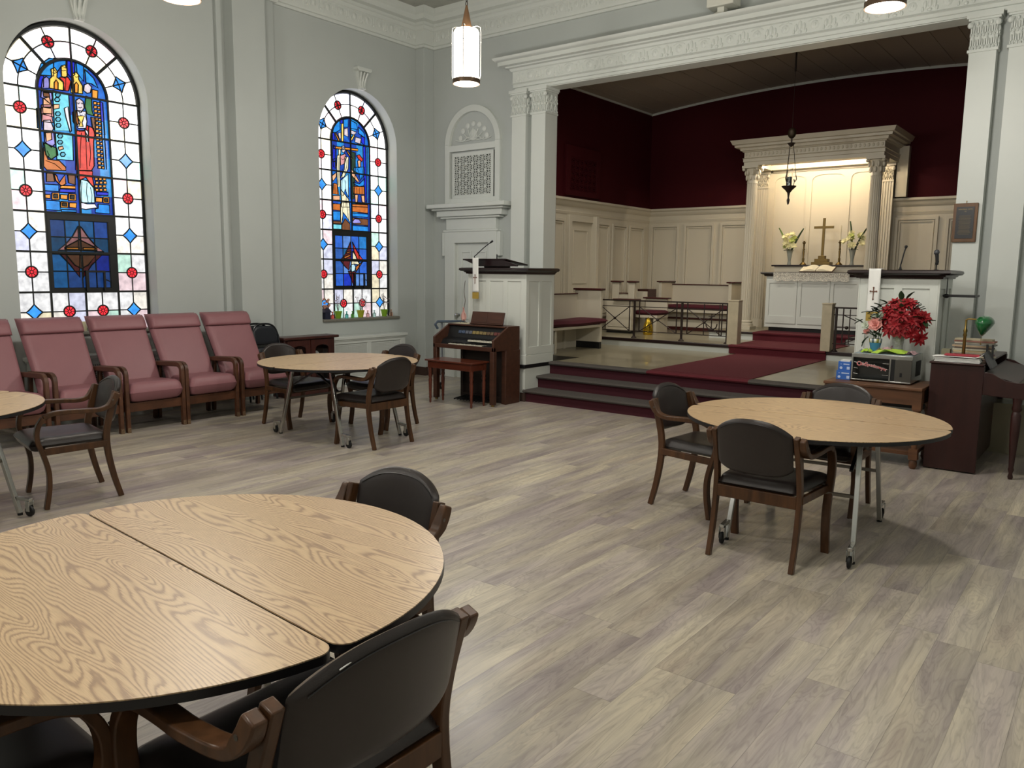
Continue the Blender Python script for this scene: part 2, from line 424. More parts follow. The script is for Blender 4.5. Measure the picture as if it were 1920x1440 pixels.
# pilaster between the windows with its backing, pier in the corner
m=MB(); m.box((XL,5.58,0),(XL+.05,6.38,ZC)); m.box((XL,5.68,0),(-8.6,6.13,ZC)); struct('wall_pilaster', m, wallM, bevel=.006, smooth=0)
m=MB(); m.box((XL,8.92,0),(-8.65,YF,ZC)); struct('wall_corner_pier', m, wallM, bevel=.006, smooth=0)
# baseboards
m=MB(); m.box((XL,5.0,0),(XL+.02,8.92,.13)); m.box((XL,-6,0),(XL+.02,5.0,.13)); m.box((-8.65,8.9,0),(-8.63,YF,.13)); m.box((XL,8.9,0),(-8.63,8.92,.13)); struct('baseboard_left', m, baseM)
m=MB(); m.box((-8.63,YF-.02,0),(-8.45,YF,.13)); m.box((-1.05,YF-.02,0),(XR,YF,.13)); struct('baseboard_front', m, baseM)
m=MB(); m.box((XR-.02,YB,0),(XR,YF,.13)); struct('baseboard_right', m, baseM)
# ------------------------------------------------------------ relief ornament
def leaf_relief(m, x, z, w_, h, d, kind=0):
    """raised acanthus/anthemion motif on plane y=0 facing -y, in mb-local coordinates"""
    if kind==0:
        for k,(dx,dz,s_) in enumerate(((0,.12,1),(-.28,.0,.8),(.28,0,.8),(-.42,-.3,.5),(.42,-.3,.5))):
            m.ball((x+dx*w_,0,z+dz*h),(w_*.13*s_+.003,d,h*.36*s_),6,4)
        m.ball((x,0,z-.36*h),(w_*.16,d*1.1,h*.13),6,4)
    else:
        m.ball((x,0,z),(w_*.3,d*.8,h*.32),8,4); m.ball((x,0,z),(w_*.14,d*1.3,h*.16),6,4)
        m.tube([(x-w_*.45,0,z+h*.3),(x-w_*.2,-d*.3,z+h*.42),(x,-d*.3,z+h*.4),(x+w_*.2,-d*.3,z+h*.42),(x+w_*.45,0,z+h*.3)],d*.35,5)
# cornice of the room
CP=[(0,4.90),(.035,4.90),(.045,4.93),(.03,4.95),(.05,4.985),(.05,5.14),(.065,5.15),(.08,5.19),(.10,5.20),(.10,5.235),(.17,5.25),(.19,5.31),(.225,5.335),(.24,5.40),(0,5.40)]
m=MB(); m.profx(CP,[(XL,YB,1,0),(XL,5.58,1,-1),(XL+.05,5.58,1,-1),(XL+.05,5.68,1,-1),(-8.6,5.68,1,-1),(-8.6,6.13,1,1),(XL+.05,6.13,1,1),(XL+.05,6.38,1,1),(XL,6.38,1,1),(XL,8.92,1,-1),(-8.65,8.92,1,-1),(-8.65,YF,1,-1),(XR,YF,0,-1)])
def relrow(m, loc, rz, length, step, z, h, d):
    m.at(loc,rz); n=int(length/step)
    for i in range(n): leaf_relief(m,(i+.5)*length/n,z,step,h,d,i%2)
    m.at()
relrow(m,(XL+.052,6.38,0),PI/2,2.54,.115,5.065,.14,.012)
relrow(m,(XL+.052,2.0,0),PI/2,3.58,.115,5.065,.14,.012)
relrow(m,(-8.65+.05,YF-.052,0),0,4.6,.115,5.065,.14,.012)
struct('trim_1', m, trimM, smooth=35)
# entablature over the chancel opening
EP=[(0,4.09),(.0,4.09),(.03,4.09),(.03,4.125),(.045,4.13),(.045,4.165),(.065,4.175),(.05,4.19),(.05,4.335),(.07,4.345),(.085,4.375),(.12,4.385),(.13,4.40),(.20,4.405),(.20,4.455),(.225,4.46),(.25,4.485),(.26,4.505),(0,4.505)]
m=MB(); yw=9.05
m.profx(EP,[(-6.98,YF,-1,0),(-6.98,yw,-1,-1),(XR,yw,0,-1)])
m.box((-6.98,yw,4.09),(XR,YF,4.50))
relrow(m,(-6.98,yw-.052,0),0,7.9,.155,4.262,.145,.016)
struct('trim_2', m, trimM, smooth=35)
# soffit / back of the opening
m=MB(); m.box((OL-1.2,YF+.15,OT),(CR,YF+.17,4.95)); m.box((CL,YF+.15,ZS),(OL-.012,YF+.17,4.95)); m.box((OR+.012,YF+.15,0),(CR,YF+.17,4.95)); struct('wall_chancel_front', m, redM, smooth=0)
m=MB(); m.box((OL,9.04,OT-.008),(OR,YF+.15,OT+.018)); struct('trim_3', m, trimM)
def pilaster(x0,x1,y0,y1,name,z0=0):
    m=MB(); m.box((x0,y0,z0),(x1,y1,3.74))
    m.box((x0-.015,y0-.015,3.74),(x1+.015,y1,3.765))
    m.box((x0,y0,3.765),(x1,y1,4.03))
    m.box((x0-.02,y0-.02,4.03),(x1+.02,y1,4.05)); m.box((x0-.035,y0-.035,4.05),(x1+.035,y1,4.09))
    m.box((x0-.015,y0-.015,z0),(x1+.015,y1,z0+.14))
    wd=x1-x0
    m.at((x0,y0,0))
    for r_ in range(2):
        for i in range(4):
            leaf_relief(m,(i+.5)*wd/4,3.825+r_*.115,wd/3.6,.13,.02,0)
    for sx in (0,wd): m.ball((sx,-.01,3.99),(.03,.03,.03),8,5)
    for i in range(6): m.ball(((i+.5)*wd/6,-.01,4.0),(.013,.012,.02),6,4)
    m.at((x1,y0,0),PI/2)
    for r_ in range(2):
        for i in range(3 if y1-y0>.2 else 1):
            leaf_relief(m,(i+.5)*(y1-y0)/(3 if y1-y0>.2 else 1),3.825+r_*.115,.075,.13,.02,0)
    m.at(); return struct(name,m,trimM,bevel=.003,smooth=35)
pilaster(-7.04,-6.80,9.0,YF,'trim_4',ZS)
pilaster(-6.70,-6.47,9.0,9.28,'trim_5',ZS)
pilaster(-1.47,-1.24,9.0,9.28,'trim_6',0)
pilaster(-1.14,-.90,9.0,YF,'trim_7',0)
# keystones over the windows
def keystone(yc,name):
    m=MB(); m.at((XL,yc,0),PI/2)
    m.prism([(-.045,4.12),(.045,4.12),(.10,4.36),(-.10,4.36)],0,-.035,'y')
    prof=[(-.10,4.36),(-.13,4.38),(-.13,4.41),(.13,4.41),(.13,4.38),(.10,4.36)]
    m.prism(prof,0,-.09,'y')
    for dx in (-.05,0,.05):
        m.tube(smoothpath([(dx*.6,-.05,4.13),(dx*.8,-.03,4.2),(dx,-.06,4.3),(dx*1.2,-.085,4.35)],3),.016,6)
    m.at(); struct(name,m,trimM,smooth=40)
keystone(4.03,'trim_8'); keystone(7.84,'trim_9')
# ------------------------------------------------------------ stained glass windows
PAL=dict(cyan='2a8ad0',sky='1f7fd0',blue='1526b8',violet='8c86c8',yellow='e8c25a',amber='d98a2e',red='c8352c',pale='c9bcc4',aqua='6fc6d8',brown='6a4128',
 flesh='d8a27c',rose='c88a8c',green='2f6a3a',orange='b8652a',white='e8e4f0',ice='b4dbe4',black='101010',ringaq='4f9fb8',darkgreen='20382a',cream='ded6b4',maroon='5a1c22')
PAL={k:rgb(v) for k,v in PAL.items()}
GL={'1':[['cyan',[[-0.342,3.555],[-0.298,3.667],[-0.214,3.739],[-0.17,3.748],[-0.182,3.57],[-0.343,3.55]]],['sky',[[-0.17,3.748],[-0.049,3.773],[-0.055,3.672],[-0.098,3.686],[-0.147,3.61],[-0.178,3.637]]],['blue',[[-0.038,3.765],[0.04,3.77],[0.031,3.622],[-0.016,3.591],[-0.047,3.629]]],['sky',[[0.051,3.761],[0.128,3.731],[0.118,3.571],[0.055,3.649]]],['cyan',[[0.137,3.699],[0.225,3.625],[0.266,3.53],[0.198,3.563],[0.141,3.564]]],['blue',[[-0.348,3.543],[-0.279,3.551],[-0.287,3.44],[-0.361,3.427]]],['violet',[[-0.292,3.516],[-0.253,3.551],[-0.222,3.529],[-0.233,3.439],[-0.309,3.425]]],['yellow',[[-0.205,3.631],[-0.166,3.656],[-0.141,3.622],[-0.15,3.565],[-0.087,3.521],[-0.097,3.441],[-0.228,3.44],[-0.228,3.528],[-0.199,3.561]]],['amber',[[-0.181,3.504],[-0.16,3.535],[-0.142,3.511],[-0.147,3.438],[-0.185,3.435]]],['red',[[-0.111,3.572],[-0.039,3.586],[-0.013,3.546],[-0.042,3.446],[-0.086,3.443],[-0.092,3.532],[-0.128,3.564]]],['yellow',[[-0.101,3.685],[-0.064,3.704],[-0.042,3.675],[-0.047,3.596],[-0.073,3.569],[-0.105,3.585]]],['yellow',[[0.009,3.629],[0.044,3.653],[0.071,3.63],[0.068,3.584],[0.104,3.523],[0.099,3.442],[-0.02,3.433],[-0.009,3.525],[0.015,3.552]]],['amber',[[0.022,3.525],[0.042,3.551],[0.061,3.526],[0.053,3.446],[0.019,3.442]]],['pale',[[0.122,3.537],[0.163,3.562],[0.198,3.529],[0.181,3.468],[0.145,3.456],[0.112,3.479]]],['amber',[[0.2,3.504],[0.262,3.503],[0.253,3.412],[0.195,3.413]]],['aqua',[[-0.202,3.423],[-0.044,3.412],[-0.04,3.039],[-0.207,3.021]]],['aqua',[[-0.202,3.005],[-0.03,3.012],[-0.038,2.737],[-0.204,2.729],[-0.204,2.887]]],['violet',[[-0.311,3.398],[-0.215,3.398],[-0.207,3.344],[-0.233,3.285],[-0.294,3.329],[-0.32,3.336]]],['brown',[[-0.295,3.389],[-0.237,3.389],[-0.234,3.351],[-0.293,3.346]]],['flesh',[[-0.299,3.328],[-0.239,3.35],[-0.217,3.276],[-0.236,3.24],[-0.305,3.239]]],['rose',[[-0.32,3.259],[-0.212,3.277],[-0.209,3.155],[-0.326,3.17]]],['flesh',[[-0.311,3.239],[-0.224,3.253],[-0.223,3.186],[-0.309,3.178]]],['rose',[[-0.32,3.171],[-0.228,3.185],[-0.218,3.098],[-0.326,3.093]]],['pale',[[-0.309,3.107],[-0.243,3.122],[-0.216,3.042],[-0.229,3.013],[-0.315,3.011]]],['violet',[[-0.311,2.99],[-0.219,3.003],[-0.21,2.886],[-0.25,2.847],[-0.312,2.895]]],['flesh',[[-0.301,2.986],[-0.241,2.994],[-0.24,2.927],[-0.296,2.897]]],['green',[[-0.318,2.883],[-0.196,2.843],[-0.19,2.776],[-0.258,2.723],[-0.31,2.762]]],['flesh',[[-0.184,2.856],[-0.139,2.873],[-0.13,2.846],[-0.176,2.823]]],['flesh',[[-0.2,3.284],[-0.145,3.294],[-0.148,3.254],[-0.204,3.234]]],['orange',[[-0.326,2.838],[-0.291,2.719],[-0.182,2.72],[-0.12,2.659],[-0.122,2.624],[-0.309,2.61],[-0.339,2.646]]],['orange',[[-0.245,2.589],[-0.215,2.558],[-0.197,2.491],[-0.136,2.577],[-0.13,2.486],[-0.177,2.459],[-0.229,2.511]]],['brown',[[-0.316,2.581],[-0.251,2.582],[-0.24,2.499],[-0.322,2.491]]],['brown',[[-0.107,2.591],[-0.028,2.594],[-0.035,2.483],[-0.102,2.5]]],['white',[[-0.098,3.262],[-0.058,3.286],[-0.052,3.191],[-0.04,3.039],[-0.052,3.021],[-0.087,3.174]]],['pale',[[0.026,3.362],[0.061,3.39],[0.1,3.363],[0.107,3.296],[0.069,3.244],[0.031,3.26]]],['white',[[0.019,3.259],[0.122,3.264],[0.127,3.161],[0.112,3.09],[0.031,3.078],[0.013,3.155]]],['yellow',[[0.029,3.203],[0.104,3.215],[0.075,3.142],[0.084,3.103],[0.037,3.096],[0.055,3.144]]],['orange',[[-0.016,3.236],[0.03,3.255],[0.039,3.125],[0.009,3.098],[-0.016,3.139]]],['red',[[0.114,3.124],[0.194,3.101],[0.201,3.033],[0.185,2.961],[0.175,2.702],[0.143,2.652],[-0.019,2.641],[-0.002,3.005],[0.018,3.053],[0.098,3.065],[0.119,3.021],[0.126,2.953],[0.142,3.117]]],['white',[[0.1,3.088],[0.133,3.058],[0.135,2.948],[0.109,2.951]]],['green',[[0.132,3.425],[0.189,3.412],[0.187,3.286],[0.201,3.23],[0.132,3.242],[0.114,3.32]]],['brown',[[0.171,3.214],[0.224,3.216],[0.207,3.034],[0.182,3.1]]],['red',[[-0.008,2.636],[0.154,2.647],[0.15,2.582],[0.166,2.442],[0.123,2.509],[0.08,2.575],[0.008,2.534],[-0.013,2.566]]],['ice',[[0.026,2.547],[0.09,2.541],[0.156,2.477],[0.158,2.312],[0.005,2.3],[0.0,2.405]]],['white',[[0.0,2.312],[0.074,2.294],[0.157,2.3],[0.178,2.26],[0.059,2.234],[-0.004,2.241]]],['blue',[[0.276,3.393],[0.305,3.386],[0.309,3.048],[0.279,3.055]]],['sky',[[-0.37,3.218],[-0.333,3.224],[-0.33,3.026],[-0.373,3.02]]],['sky',[[-0.36,2.889],[-0.328,2.893],[-0.347,2.612],[-0.373,2.609]]],['sky',[[0.275,3.183],[0.305,3.182],[0.305,2.681],[0.281,2.678]]],['sky',[[-0.356,2.465],[-0.204,2.468],[-0.208,2.399],[-0.361,2.397]]],['blue',[[-0.195,2.429],[-0.038,2.437],[-0.04,2.402],[-0.198,2.394]]],['sky',[[-0.356,2.302],[-0.203,2.302],[-0.204,2.204],[-0.357,2.205]]],['sky',[[-0.192,2.216],[-0.04,2.221],[-0.041,2.198],[-0.194,2.193]]],['blue',[[0.183,2.432],[0.309,2.437],[0.307,2.401],[0.181,2.396]]],['sky',[[0.193,2.302],[0.313,2.299],[0.313,2.203],[0.157,2.205],[0.16,2.246],[0.19,2.254]]],['amber',[[-0.358,2.358],[-0.293,2.363],[-0.295,2.323],[-0.36,2.324]]],['amber',[[-0.275,2.382],[-0.203,2.388],[-0.208,2.316],[-0.28,2.313]]],['black',[[-0.26,2.369],[-0.22,2.373],[-0.223,2.331],[-0.262,2.331]]],['amber',[[-0.193,2.371],[-0.121,2.372],[-0.127,2.323],[-0.194,2.326]]],['amber',[[-0.109,2.387],[-0.035,2.388],[-0.039,2.318],[-0.113,2.317]]],['black',[[-0.095,2.374],[-0.052,2.375],[-0.055,2.331],[-0.098,2.332]]],['amber',[[-0.192,2.299],[-0.12,2.3],[-0.124,2.239],[-0.196,2.237]]],['black',[[-0.179,2.287],[-0.134,2.288],[-0.136,2.253],[-0.181,2.252]]],['amber',[[-0.109,2.292],[-0.035,2.295],[-0.042,2.241],[-0.11,2.245]]],['amber',[[0.171,2.372],[0.239,2.371],[0.236,2.323],[0.168,2.324]]],['amber',[[0.251,2.381],[0.315,2.383],[0.312,2.317],[0.248,2.318]]],['black',[[0.264,2.367],[0.3,2.369],[0.298,2.329],[0.262,2.331]]],['amber',[[-0.188,2.464],[-0.036,2.472],[-0.037,2.442],[-0.189,2.435]]],['amber',[[0.208,3.381],[0.241,3.384],[0.239,3.356],[0.206,3.353]]],['amber',[[0.248,3.379],[0.274,3.381],[0.272,3.357],[0.246,3.355]]],['amber',[[0.209,3.34],[0.242,3.343],[0.24,3.315],[0.207,3.312]]],['amber',[[0.248,3.337],[0.274,3.339],[0.273,3.316],[0.247,3.314]]],['amber',[[0.209,3.298],[0.242,3.301],[0.241,3.273],[0.208,3.27]]],['amber',[[0.249,3.295],[0.275,3.297],[0.274,3.274],[0.248,3.272]]],['amber',[[0.21,3.257],[0.243,3.26],[0.241,3.232],[0.208,3.229]]],['amber',[[0.249,3.254],[0.276,3.256],[0.274,3.232],[0.248,3.23]]],['amber',[[0.21,3.215],[0.243,3.218],[0.242,3.19],[0.209,3.187]]],['amber',[[0.25,3.212],[0.276,3.214],[0.275,3.19],[0.249,3.189]]],['amber',[[0.211,3.174],[0.244,3.176],[0.242,3.148],[0.209,3.146]]],['amber',[[0.251,3.17],[0.277,3.172],[0.275,3.148],[0.249,3.147]]],['amber',[[0.211,3.132],[0.244,3.134],[0.243,3.106],[0.21,3.104]]],['amber',[[0.251,3.128],[0.277,3.13],[0.276,3.106],[0.25,3.105]]],['amber',[[0.212,3.09],[0.245,3.093],[0.243,3.064],[0.21,3.062]]],['amber',[[0.252,3.087],[0.278,3.088],[0.277,3.064],[0.25,3.063]]],['amber',[[0.212,3.048],[0.246,3.051],[0.244,3.022],[0.211,3.02]]],['amber',[[0.252,3.045],[0.279,3.046],[0.277,3.022],[0.251,3.021]]],['amber',[[0.213,3.006],[0.246,3.009],[0.244,2.98],[0.211,2.978]]],['amber',[[0.253,3.003],[0.279,3.004],[0.278,2.98],[0.251,2.979]]],['amber',[[0.214,2.965],[0.247,2.967],[0.245,2.938],[0.212,2.936]]],['amber',[[0.253,2.96],[0.28,2.962],[0.278,2.938],[0.252,2.937]]],['amber',[[0.214,2.923],[0.247,2.924],[0.246,2.896],[0.212,2.894]]],['amber',[[0.254,2.918],[0.28,2.919],[0.279,2.896],[0.253,2.895]]],['amber',[[0.215,2.88],[0.248,2.882],[0.246,2.854],[0.213,2.852]]],['amber',[[0.255,2.876],[0.281,2.877],[0.279,2.853],[0.253,2.852]]],['amber',[[0.215,2.838],[0.248,2.84],[0.247,2.812],[0.213,2.81]]],['amber',[[0.255,2.834],[0.282,2.835],[0.28,2.811],[0.254,2.81]]],['amber',[[0.216,2.796],[0.249,2.798],[0.247,2.769],[0.214,2.768]]],['amber',[[0.256,2.791],[0.282,2.792],[0.281,2.768],[0.254,2.768]]],['amber',[[0.216,2.754],[0.25,2.755],[0.248,2.727],[0.215,2.726]]],['amber',[[0.256,2.749],[0.283,2.75],[0.281,2.726],[0.255,2.725]]],['amber',[[0.217,2.712],[0.25,2.713],[0.248,2.684],[0.215,2.683]]],['amber',[[0.257,2.707],[0.283,2.707],[0.282,2.683],[0.256,2.683]]],['amber',[[0.174,2.579],[0.205,2.58],[0.203,2.553],[0.172,2.553]]],['amber',[[0.217,2.583],[0.248,2.584],[0.246,2.557],[0.215,2.557]]],['amber',[[0.26,2.587],[0.291,2.588],[0.29,2.562],[0.258,2.561]]],['amber',[[0.179,2.542],[0.209,2.542],[0.208,2.516],[0.177,2.515]]],['amber',[[0.222,2.546],[0.253,2.546],[0.251,2.52],[0.22,2.519]]],['amber',[[0.265,2.55],[0.296,2.55],[0.295,2.524],[0.263,2.523]]],['amber',[[0.169,2.503],[0.2,2.503],[0.198,2.477],[0.168,2.477]]],['amber',[[0.212,2.507],[0.243,2.507],[0.242,2.481],[0.211,2.481]]],['amber',[[0.255,2.511],[0.287,2.511],[0.285,2.485],[0.254,2.485]]],['amber',[[0.174,2.466],[0.205,2.466],[0.203,2.44],[0.172,2.439]]],['amber',[[0.217,2.469],[0.248,2.47],[0.247,2.443],[0.215,2.443]]],['amber',[[0.26,2.473],[0.292,2.474],[0.29,2.447],[0.259,2.447]]],['ringaq',[[-0.18,3.382],[-0.165,3.405],[-0.139,3.409],[-0.127,3.392],[-0.142,3.369],[-0.168,3.364]]],['ringaq',[[-0.189,3.333],[-0.174,3.356],[-0.148,3.36],[-0.136,3.342],[-0.15,3.32],[-0.177,3.315]]],['ringaq',[[-0.191,3.191],[-0.177,3.214],[-0.15,3.218],[-0.138,3.2],[-0.153,3.177],[-0.179,3.173]]],['ringaq',[[-0.193,3.135],[-0.178,3.158],[-0.152,3.162],[-0.14,3.143],[-0.154,3.121],[-0.181,3.117]]],['ringaq',[[-0.193,3.076],[-0.179,3.098],[-0.152,3.102],[-0.14,3.084],[-0.155,3.061],[-0.181,3.057]]],['ringaq',[[-0.184,2.968],[-0.169,2.991],[-0.143,2.994],[-0.13,2.976],[-0.145,2.953],[-0.172,2.95]]],['ringaq',[[-0.188,2.906],[-0.173,2.928],[-0.147,2.932],[-0.134,2.913],[-0.149,2.891],[-0.176,2.887]]],['ringaq',[[-0.169,2.784],[-0.155,2.806],[-0.128,2.81],[-0.116,2.791],[-0.13,2.768],[-0.157,2.765]]]],'2':[['sky',[[-0.315,3.518],[-0.281,3.631],[-0.185,3.693],[-0.18,3.573],[-0.252,3.527]]],['blue',[[-0.176,3.707],[-0.128,3.714],[-0.129,3.665],[-0.178,3.658]]],['sky',[[-0.117,3.722],[-0.031,3.741],[-0.033,3.631],[-0.119,3.618]]],['sky',[[0.002,3.734],[0.125,3.703],[0.139,3.619],[-0.001,3.623]]],['sky',[[0.157,3.658],[0.257,3.598],[0.272,3.526],[0.155,3.572]]],['blue',[[0.205,3.541],[0.272,3.526],[0.27,3.413],[0.203,3.454]]],['yellow',[[-0.157,3.661],[-0.118,3.667],[-0.124,3.423],[-0.163,3.418]]],['amber',[[-0.276,3.511],[-0.253,3.515],[-0.184,3.415],[-0.216,3.411]]],['pale',[[-0.221,3.519],[-0.169,3.538],[-0.167,3.454],[-0.199,3.45]]],['pale',[[-0.11,3.595],[-0.042,3.617],[-0.036,3.496],[-0.112,3.51]]],['pale',[[0.007,3.6],[0.122,3.579],[0.071,3.535],[-0.003,3.55]]],['yellow',[[0.055,3.533],[0.088,3.538],[0.036,3.457],[0.004,3.465]]],['pale',[[0.096,3.514],[0.204,3.504],[0.186,3.427],[0.086,3.439]]],['blue',[[-0.324,3.505],[-0.284,3.522],[-0.271,3.404],[-0.318,3.41]]],['amber',[[-0.305,3.333],[0.142,3.353],[0.141,3.322],[-0.305,3.303]]],['pale',[[-0.161,3.351],[-0.112,3.364],[-0.094,3.305],[-0.115,3.266],[-0.155,3.273]]],['rose',[[-0.188,3.22],[-0.099,3.255],[-0.076,3.209],[-0.11,3.119],[-0.184,3.086]]],['cream',[[-0.244,3.213],[-0.188,3.245],[-0.201,3.036],[-0.199,2.79],[-0.247,2.786],[-0.257,3.03]]],['cream',[[-0.1,3.218],[-0.035,3.214],[-0.047,3.052],[-0.123,2.933],[-0.188,2.914],[-0.12,3.032]]],['ice',[[-0.189,2.877],[-0.048,2.978],[-0.048,2.654],[-0.111,2.761],[-0.145,2.671],[-0.194,2.68]]],['cream',[[-0.192,2.754],[-0.048,2.629],[-0.034,2.518],[-0.182,2.508]]],['cream',[[-0.196,2.568],[-0.033,2.581],[-0.023,2.292],[-0.103,2.388],[-0.151,2.435],[-0.187,2.271],[-0.203,2.295]]],['darkgreen',[[-0.008,3.303],[0.091,3.291],[0.086,3.066],[0.052,2.637],[-0.007,2.633],[-0.005,3.056]]],['red',[[0.115,3.256],[0.166,3.275],[0.232,3.22],[0.214,3.18],[0.147,3.21]]],['flesh',[[0.13,3.183],[0.189,3.203],[0.187,3.102],[0.145,3.085]]],['sky',[[0.061,3.082],[0.162,3.099],[0.255,3.109],[0.262,3.009],[0.175,2.912],[0.16,2.999],[0.06,3.038]]],['flesh',[[-0.006,3.044],[0.027,3.047],[0.158,2.898],[0.124,2.882],[0.009,2.971]]],['sky',[[0.04,2.874],[0.157,2.86],[0.261,2.946],[0.242,2.843],[0.156,2.822],[0.056,2.851]]],['orange',[[0.039,2.818],[0.258,2.831],[0.265,2.718],[0.045,2.712]]],['flesh',[[0.07,2.702],[0.128,2.7],[0.118,2.604],[0.076,2.589]]],['flesh',[[0.188,2.699],[0.264,2.705],[0.262,2.596],[0.203,2.611]]],['blue',[[0.236,3.396],[0.287,3.402],[0.298,2.644],[0.254,2.602]]],['sky',[[0.295,3.391],[0.321,3.394],[0.323,2.607],[0.297,2.605]]],['flesh',[[-0.31,3.133],[-0.27,3.125],[-0.264,3.053],[-0.312,3.048]]],['sky',[[-0.317,3.156],[-0.261,3.175],[-0.27,3.125],[-0.318,3.12]]],['flesh',[[-0.347,2.923],[-0.266,2.98],[-0.268,2.919],[-0.325,2.852]]],['orange',[[-0.318,2.829],[-0.254,2.822],[-0.226,2.677],[-0.334,2.681]]],['flesh',[[-0.335,2.656],[-0.21,2.666],[-0.211,2.604],[-0.331,2.595]]],['blue',[[-0.312,3.35],[-0.273,3.343],[-0.281,3.027],[-0.344,3.02]]],['amber',[[-0.081,3.306],[-0.049,3.298],[0.039,3.204],[0.006,3.2]]],['cream',[[-0.218,3.302],[-0.178,3.307],[-0.18,3.221],[-0.22,3.216]]],['orange',[[0.0,2.571],[0.305,2.58],[0.313,2.542],[-0.001,2.527]]],['orange',[[-0.338,2.546],[-0.205,2.549],[-0.207,2.456],[-0.34,2.46]]],['orange',[[0.008,2.565],[0.314,2.574],[0.311,2.452],[0.006,2.458]]],['sky',[[-0.34,2.441],[-0.207,2.444],[-0.21,2.319],[-0.343,2.318]]],['brown',[[-0.344,2.305],[-0.203,2.307],[-0.195,2.27],[-0.345,2.268]]],['aqua',[[-0.345,2.262],[-0.191,2.264],[-0.192,2.196],[-0.347,2.194]]],['sky',[[0.006,2.439],[0.316,2.44],[0.315,2.395],[0.004,2.388]]],['brown',[[-0.179,2.265],[-0.12,2.35],[-0.031,2.279],[-0.028,2.191],[-0.181,2.19]]],['brown',[[0.004,2.37],[0.315,2.369],[0.313,2.272],[0.002,2.281]]],['violet',[[0.011,2.313],[0.062,2.36],[0.146,2.353],[0.179,2.303],[0.027,2.289]]],['sky',[[0.002,2.262],[0.313,2.259],[0.311,2.188],[-0.0,2.186]]]],'v':[['red',[[0.005,2.028],[0.07,1.928],[0.136,1.84],[0.203,1.776],[0.1,1.774],[0.035,1.888]]],['maroon',[[-0.029,2.026],[-0.015,1.874],[-0.026,1.772],[-0.216,1.768],[-0.132,1.846]]],['cream',[[0.007,1.9],[0.068,1.825],[0.083,1.774],[0.004,1.773]]],['orange',[[-0.166,1.807],[-0.033,1.848],[-0.033,1.823],[-0.134,1.782]]],['orange',[[-0.115,1.872],[-0.032,1.893],[-0.032,1.874],[-0.099,1.853]]],['cream',[[-0.018,1.753],[0.108,1.749],[0.133,1.698],[0.031,1.709],[-0.019,1.695]]],['maroon',[[-0.216,1.749],[-0.043,1.752],[-0.071,1.618],[-0.136,1.668]]],['orange',[[0.203,1.751],[0.063,1.594],[0.064,1.671],[0.133,1.711]]],['ice',[[-0.046,1.65],[-0.028,1.695],[0.031,1.709],[0.061,1.671],[0.046,1.613],[-0.005,1.593],[-0.038,1.612]]],['maroon',[[-0.08,1.605],[0.063,1.594],[0.008,1.4],[-0.024,1.49]]]],'w':[['rose',[[-0.016,2.052],[0.006,2.03],[0.064,1.938],[0.141,1.845],[0.222,1.787],[-0.015,1.792]]],['rose',[[-0.033,2.052],[-0.043,1.792],[-0.253,1.791],[-0.17,1.858],[-0.097,1.943]]],['maroon',[[-0.239,1.751],[-0.034,1.756],[-0.05,1.506],[-0.139,1.636]]],['maroon',[[-0.011,1.757],[0.208,1.756],[0.082,1.639],[-0.009,1.506]]],['brown',[[-0.184,1.823],[-0.03,1.91],[0.129,1.833],[0.151,1.797],[-0.186,1.793]]],['amber',[[-0.173,1.823],[-0.035,1.827],[-0.037,1.801],[-0.174,1.802]]],['amber',[[0.005,1.826],[0.152,1.827],[0.151,1.803],[0.004,1.802]]],['brown',[[-0.177,1.747],[0.136,1.749],[0.046,1.639],[-0.026,1.602],[-0.093,1.637]]]],'s1':[[[0.014,2.996],[-0.001,2.856],[-0.017,2.682]],[[0.062,3.037],[0.04,2.861],[0.025,2.663]],[[0.105,2.985],[0.1,2.811],[0.097,2.659]],[[0.143,2.944],[0.144,2.816],[0.125,2.697]],[[0.008,3.075],[0.04,3.045],[0.098,3.059]],[[0.036,2.525],[0.022,2.418],[0.02,2.313]],[[0.088,2.518],[0.076,2.411],[0.087,2.306]],[[0.12,2.474],[0.133,2.392],[0.122,2.309]],[[-0.296,2.808],[-0.277,2.766],[-0.291,2.719]],[[-0.314,2.705],[-0.229,2.681],[-0.166,2.631]],[[0.036,3.341],[0.049,3.329],[0.061,3.345]],[[0.076,3.347],[0.086,3.336],[0.099,3.351]],[[0.047,3.297],[0.064,3.291],[0.081,3.303]],[[-0.101,3.641],[-0.085,3.639],[-0.057,3.65]],[[-0.191,3.601],[-0.169,3.599],[-0.152,3.609]],[[0.03,3.605],[0.046,3.6],[0.064,3.611]],[[-0.062,3.571],[-0.075,3.445]],[[0.052,3.247],[0.062,3.214],[0.085,3.223]],[[0.109,3.239],[0.122,3.172]]],'s2':[[[-0.153,3.041],[-0.171,2.793],[-0.177,2.545]],[[-0.108,2.885],[-0.093,2.676],[-0.1,2.513]],[[-0.213,3.193],[-0.23,3.033],[-0.231,2.8]],[[-0.068,3.173],[-0.079,3.073],[-0.114,2.971]],[[-0.148,2.572],[-0.164,2.447],[-0.162,2.322]],[[-0.082,2.577],[-0.077,2.452],[-0.055,2.328]],[[-0.154,3.322],[-0.133,3.318],[-0.113,3.327]],[[-0.173,3.185],[-0.15,3.164],[-0.109,3.187]],[[0.055,2.801],[0.062,2.713]],[[0.105,2.805],[0.107,2.711]],[[0.156,2.81],[0.154,2.708]],[[0.207,2.814],[0.208,2.713]],[[-0.294,2.806],[-0.297,2.684]],[[-0.255,2.798],[-0.255,2.681]],[[0.128,3.071],[0.16,2.999],[0.134,2.946]],[[0.212,3.092],[0.228,3.006],[0.184,2.938]]]}
PASTEL=[(1,1,1),(1,1,1),(1.05,1,.9),(.95,.74,.78),(.62,.92,.78),(.98,.88,.62),(.76,.78,.96)]
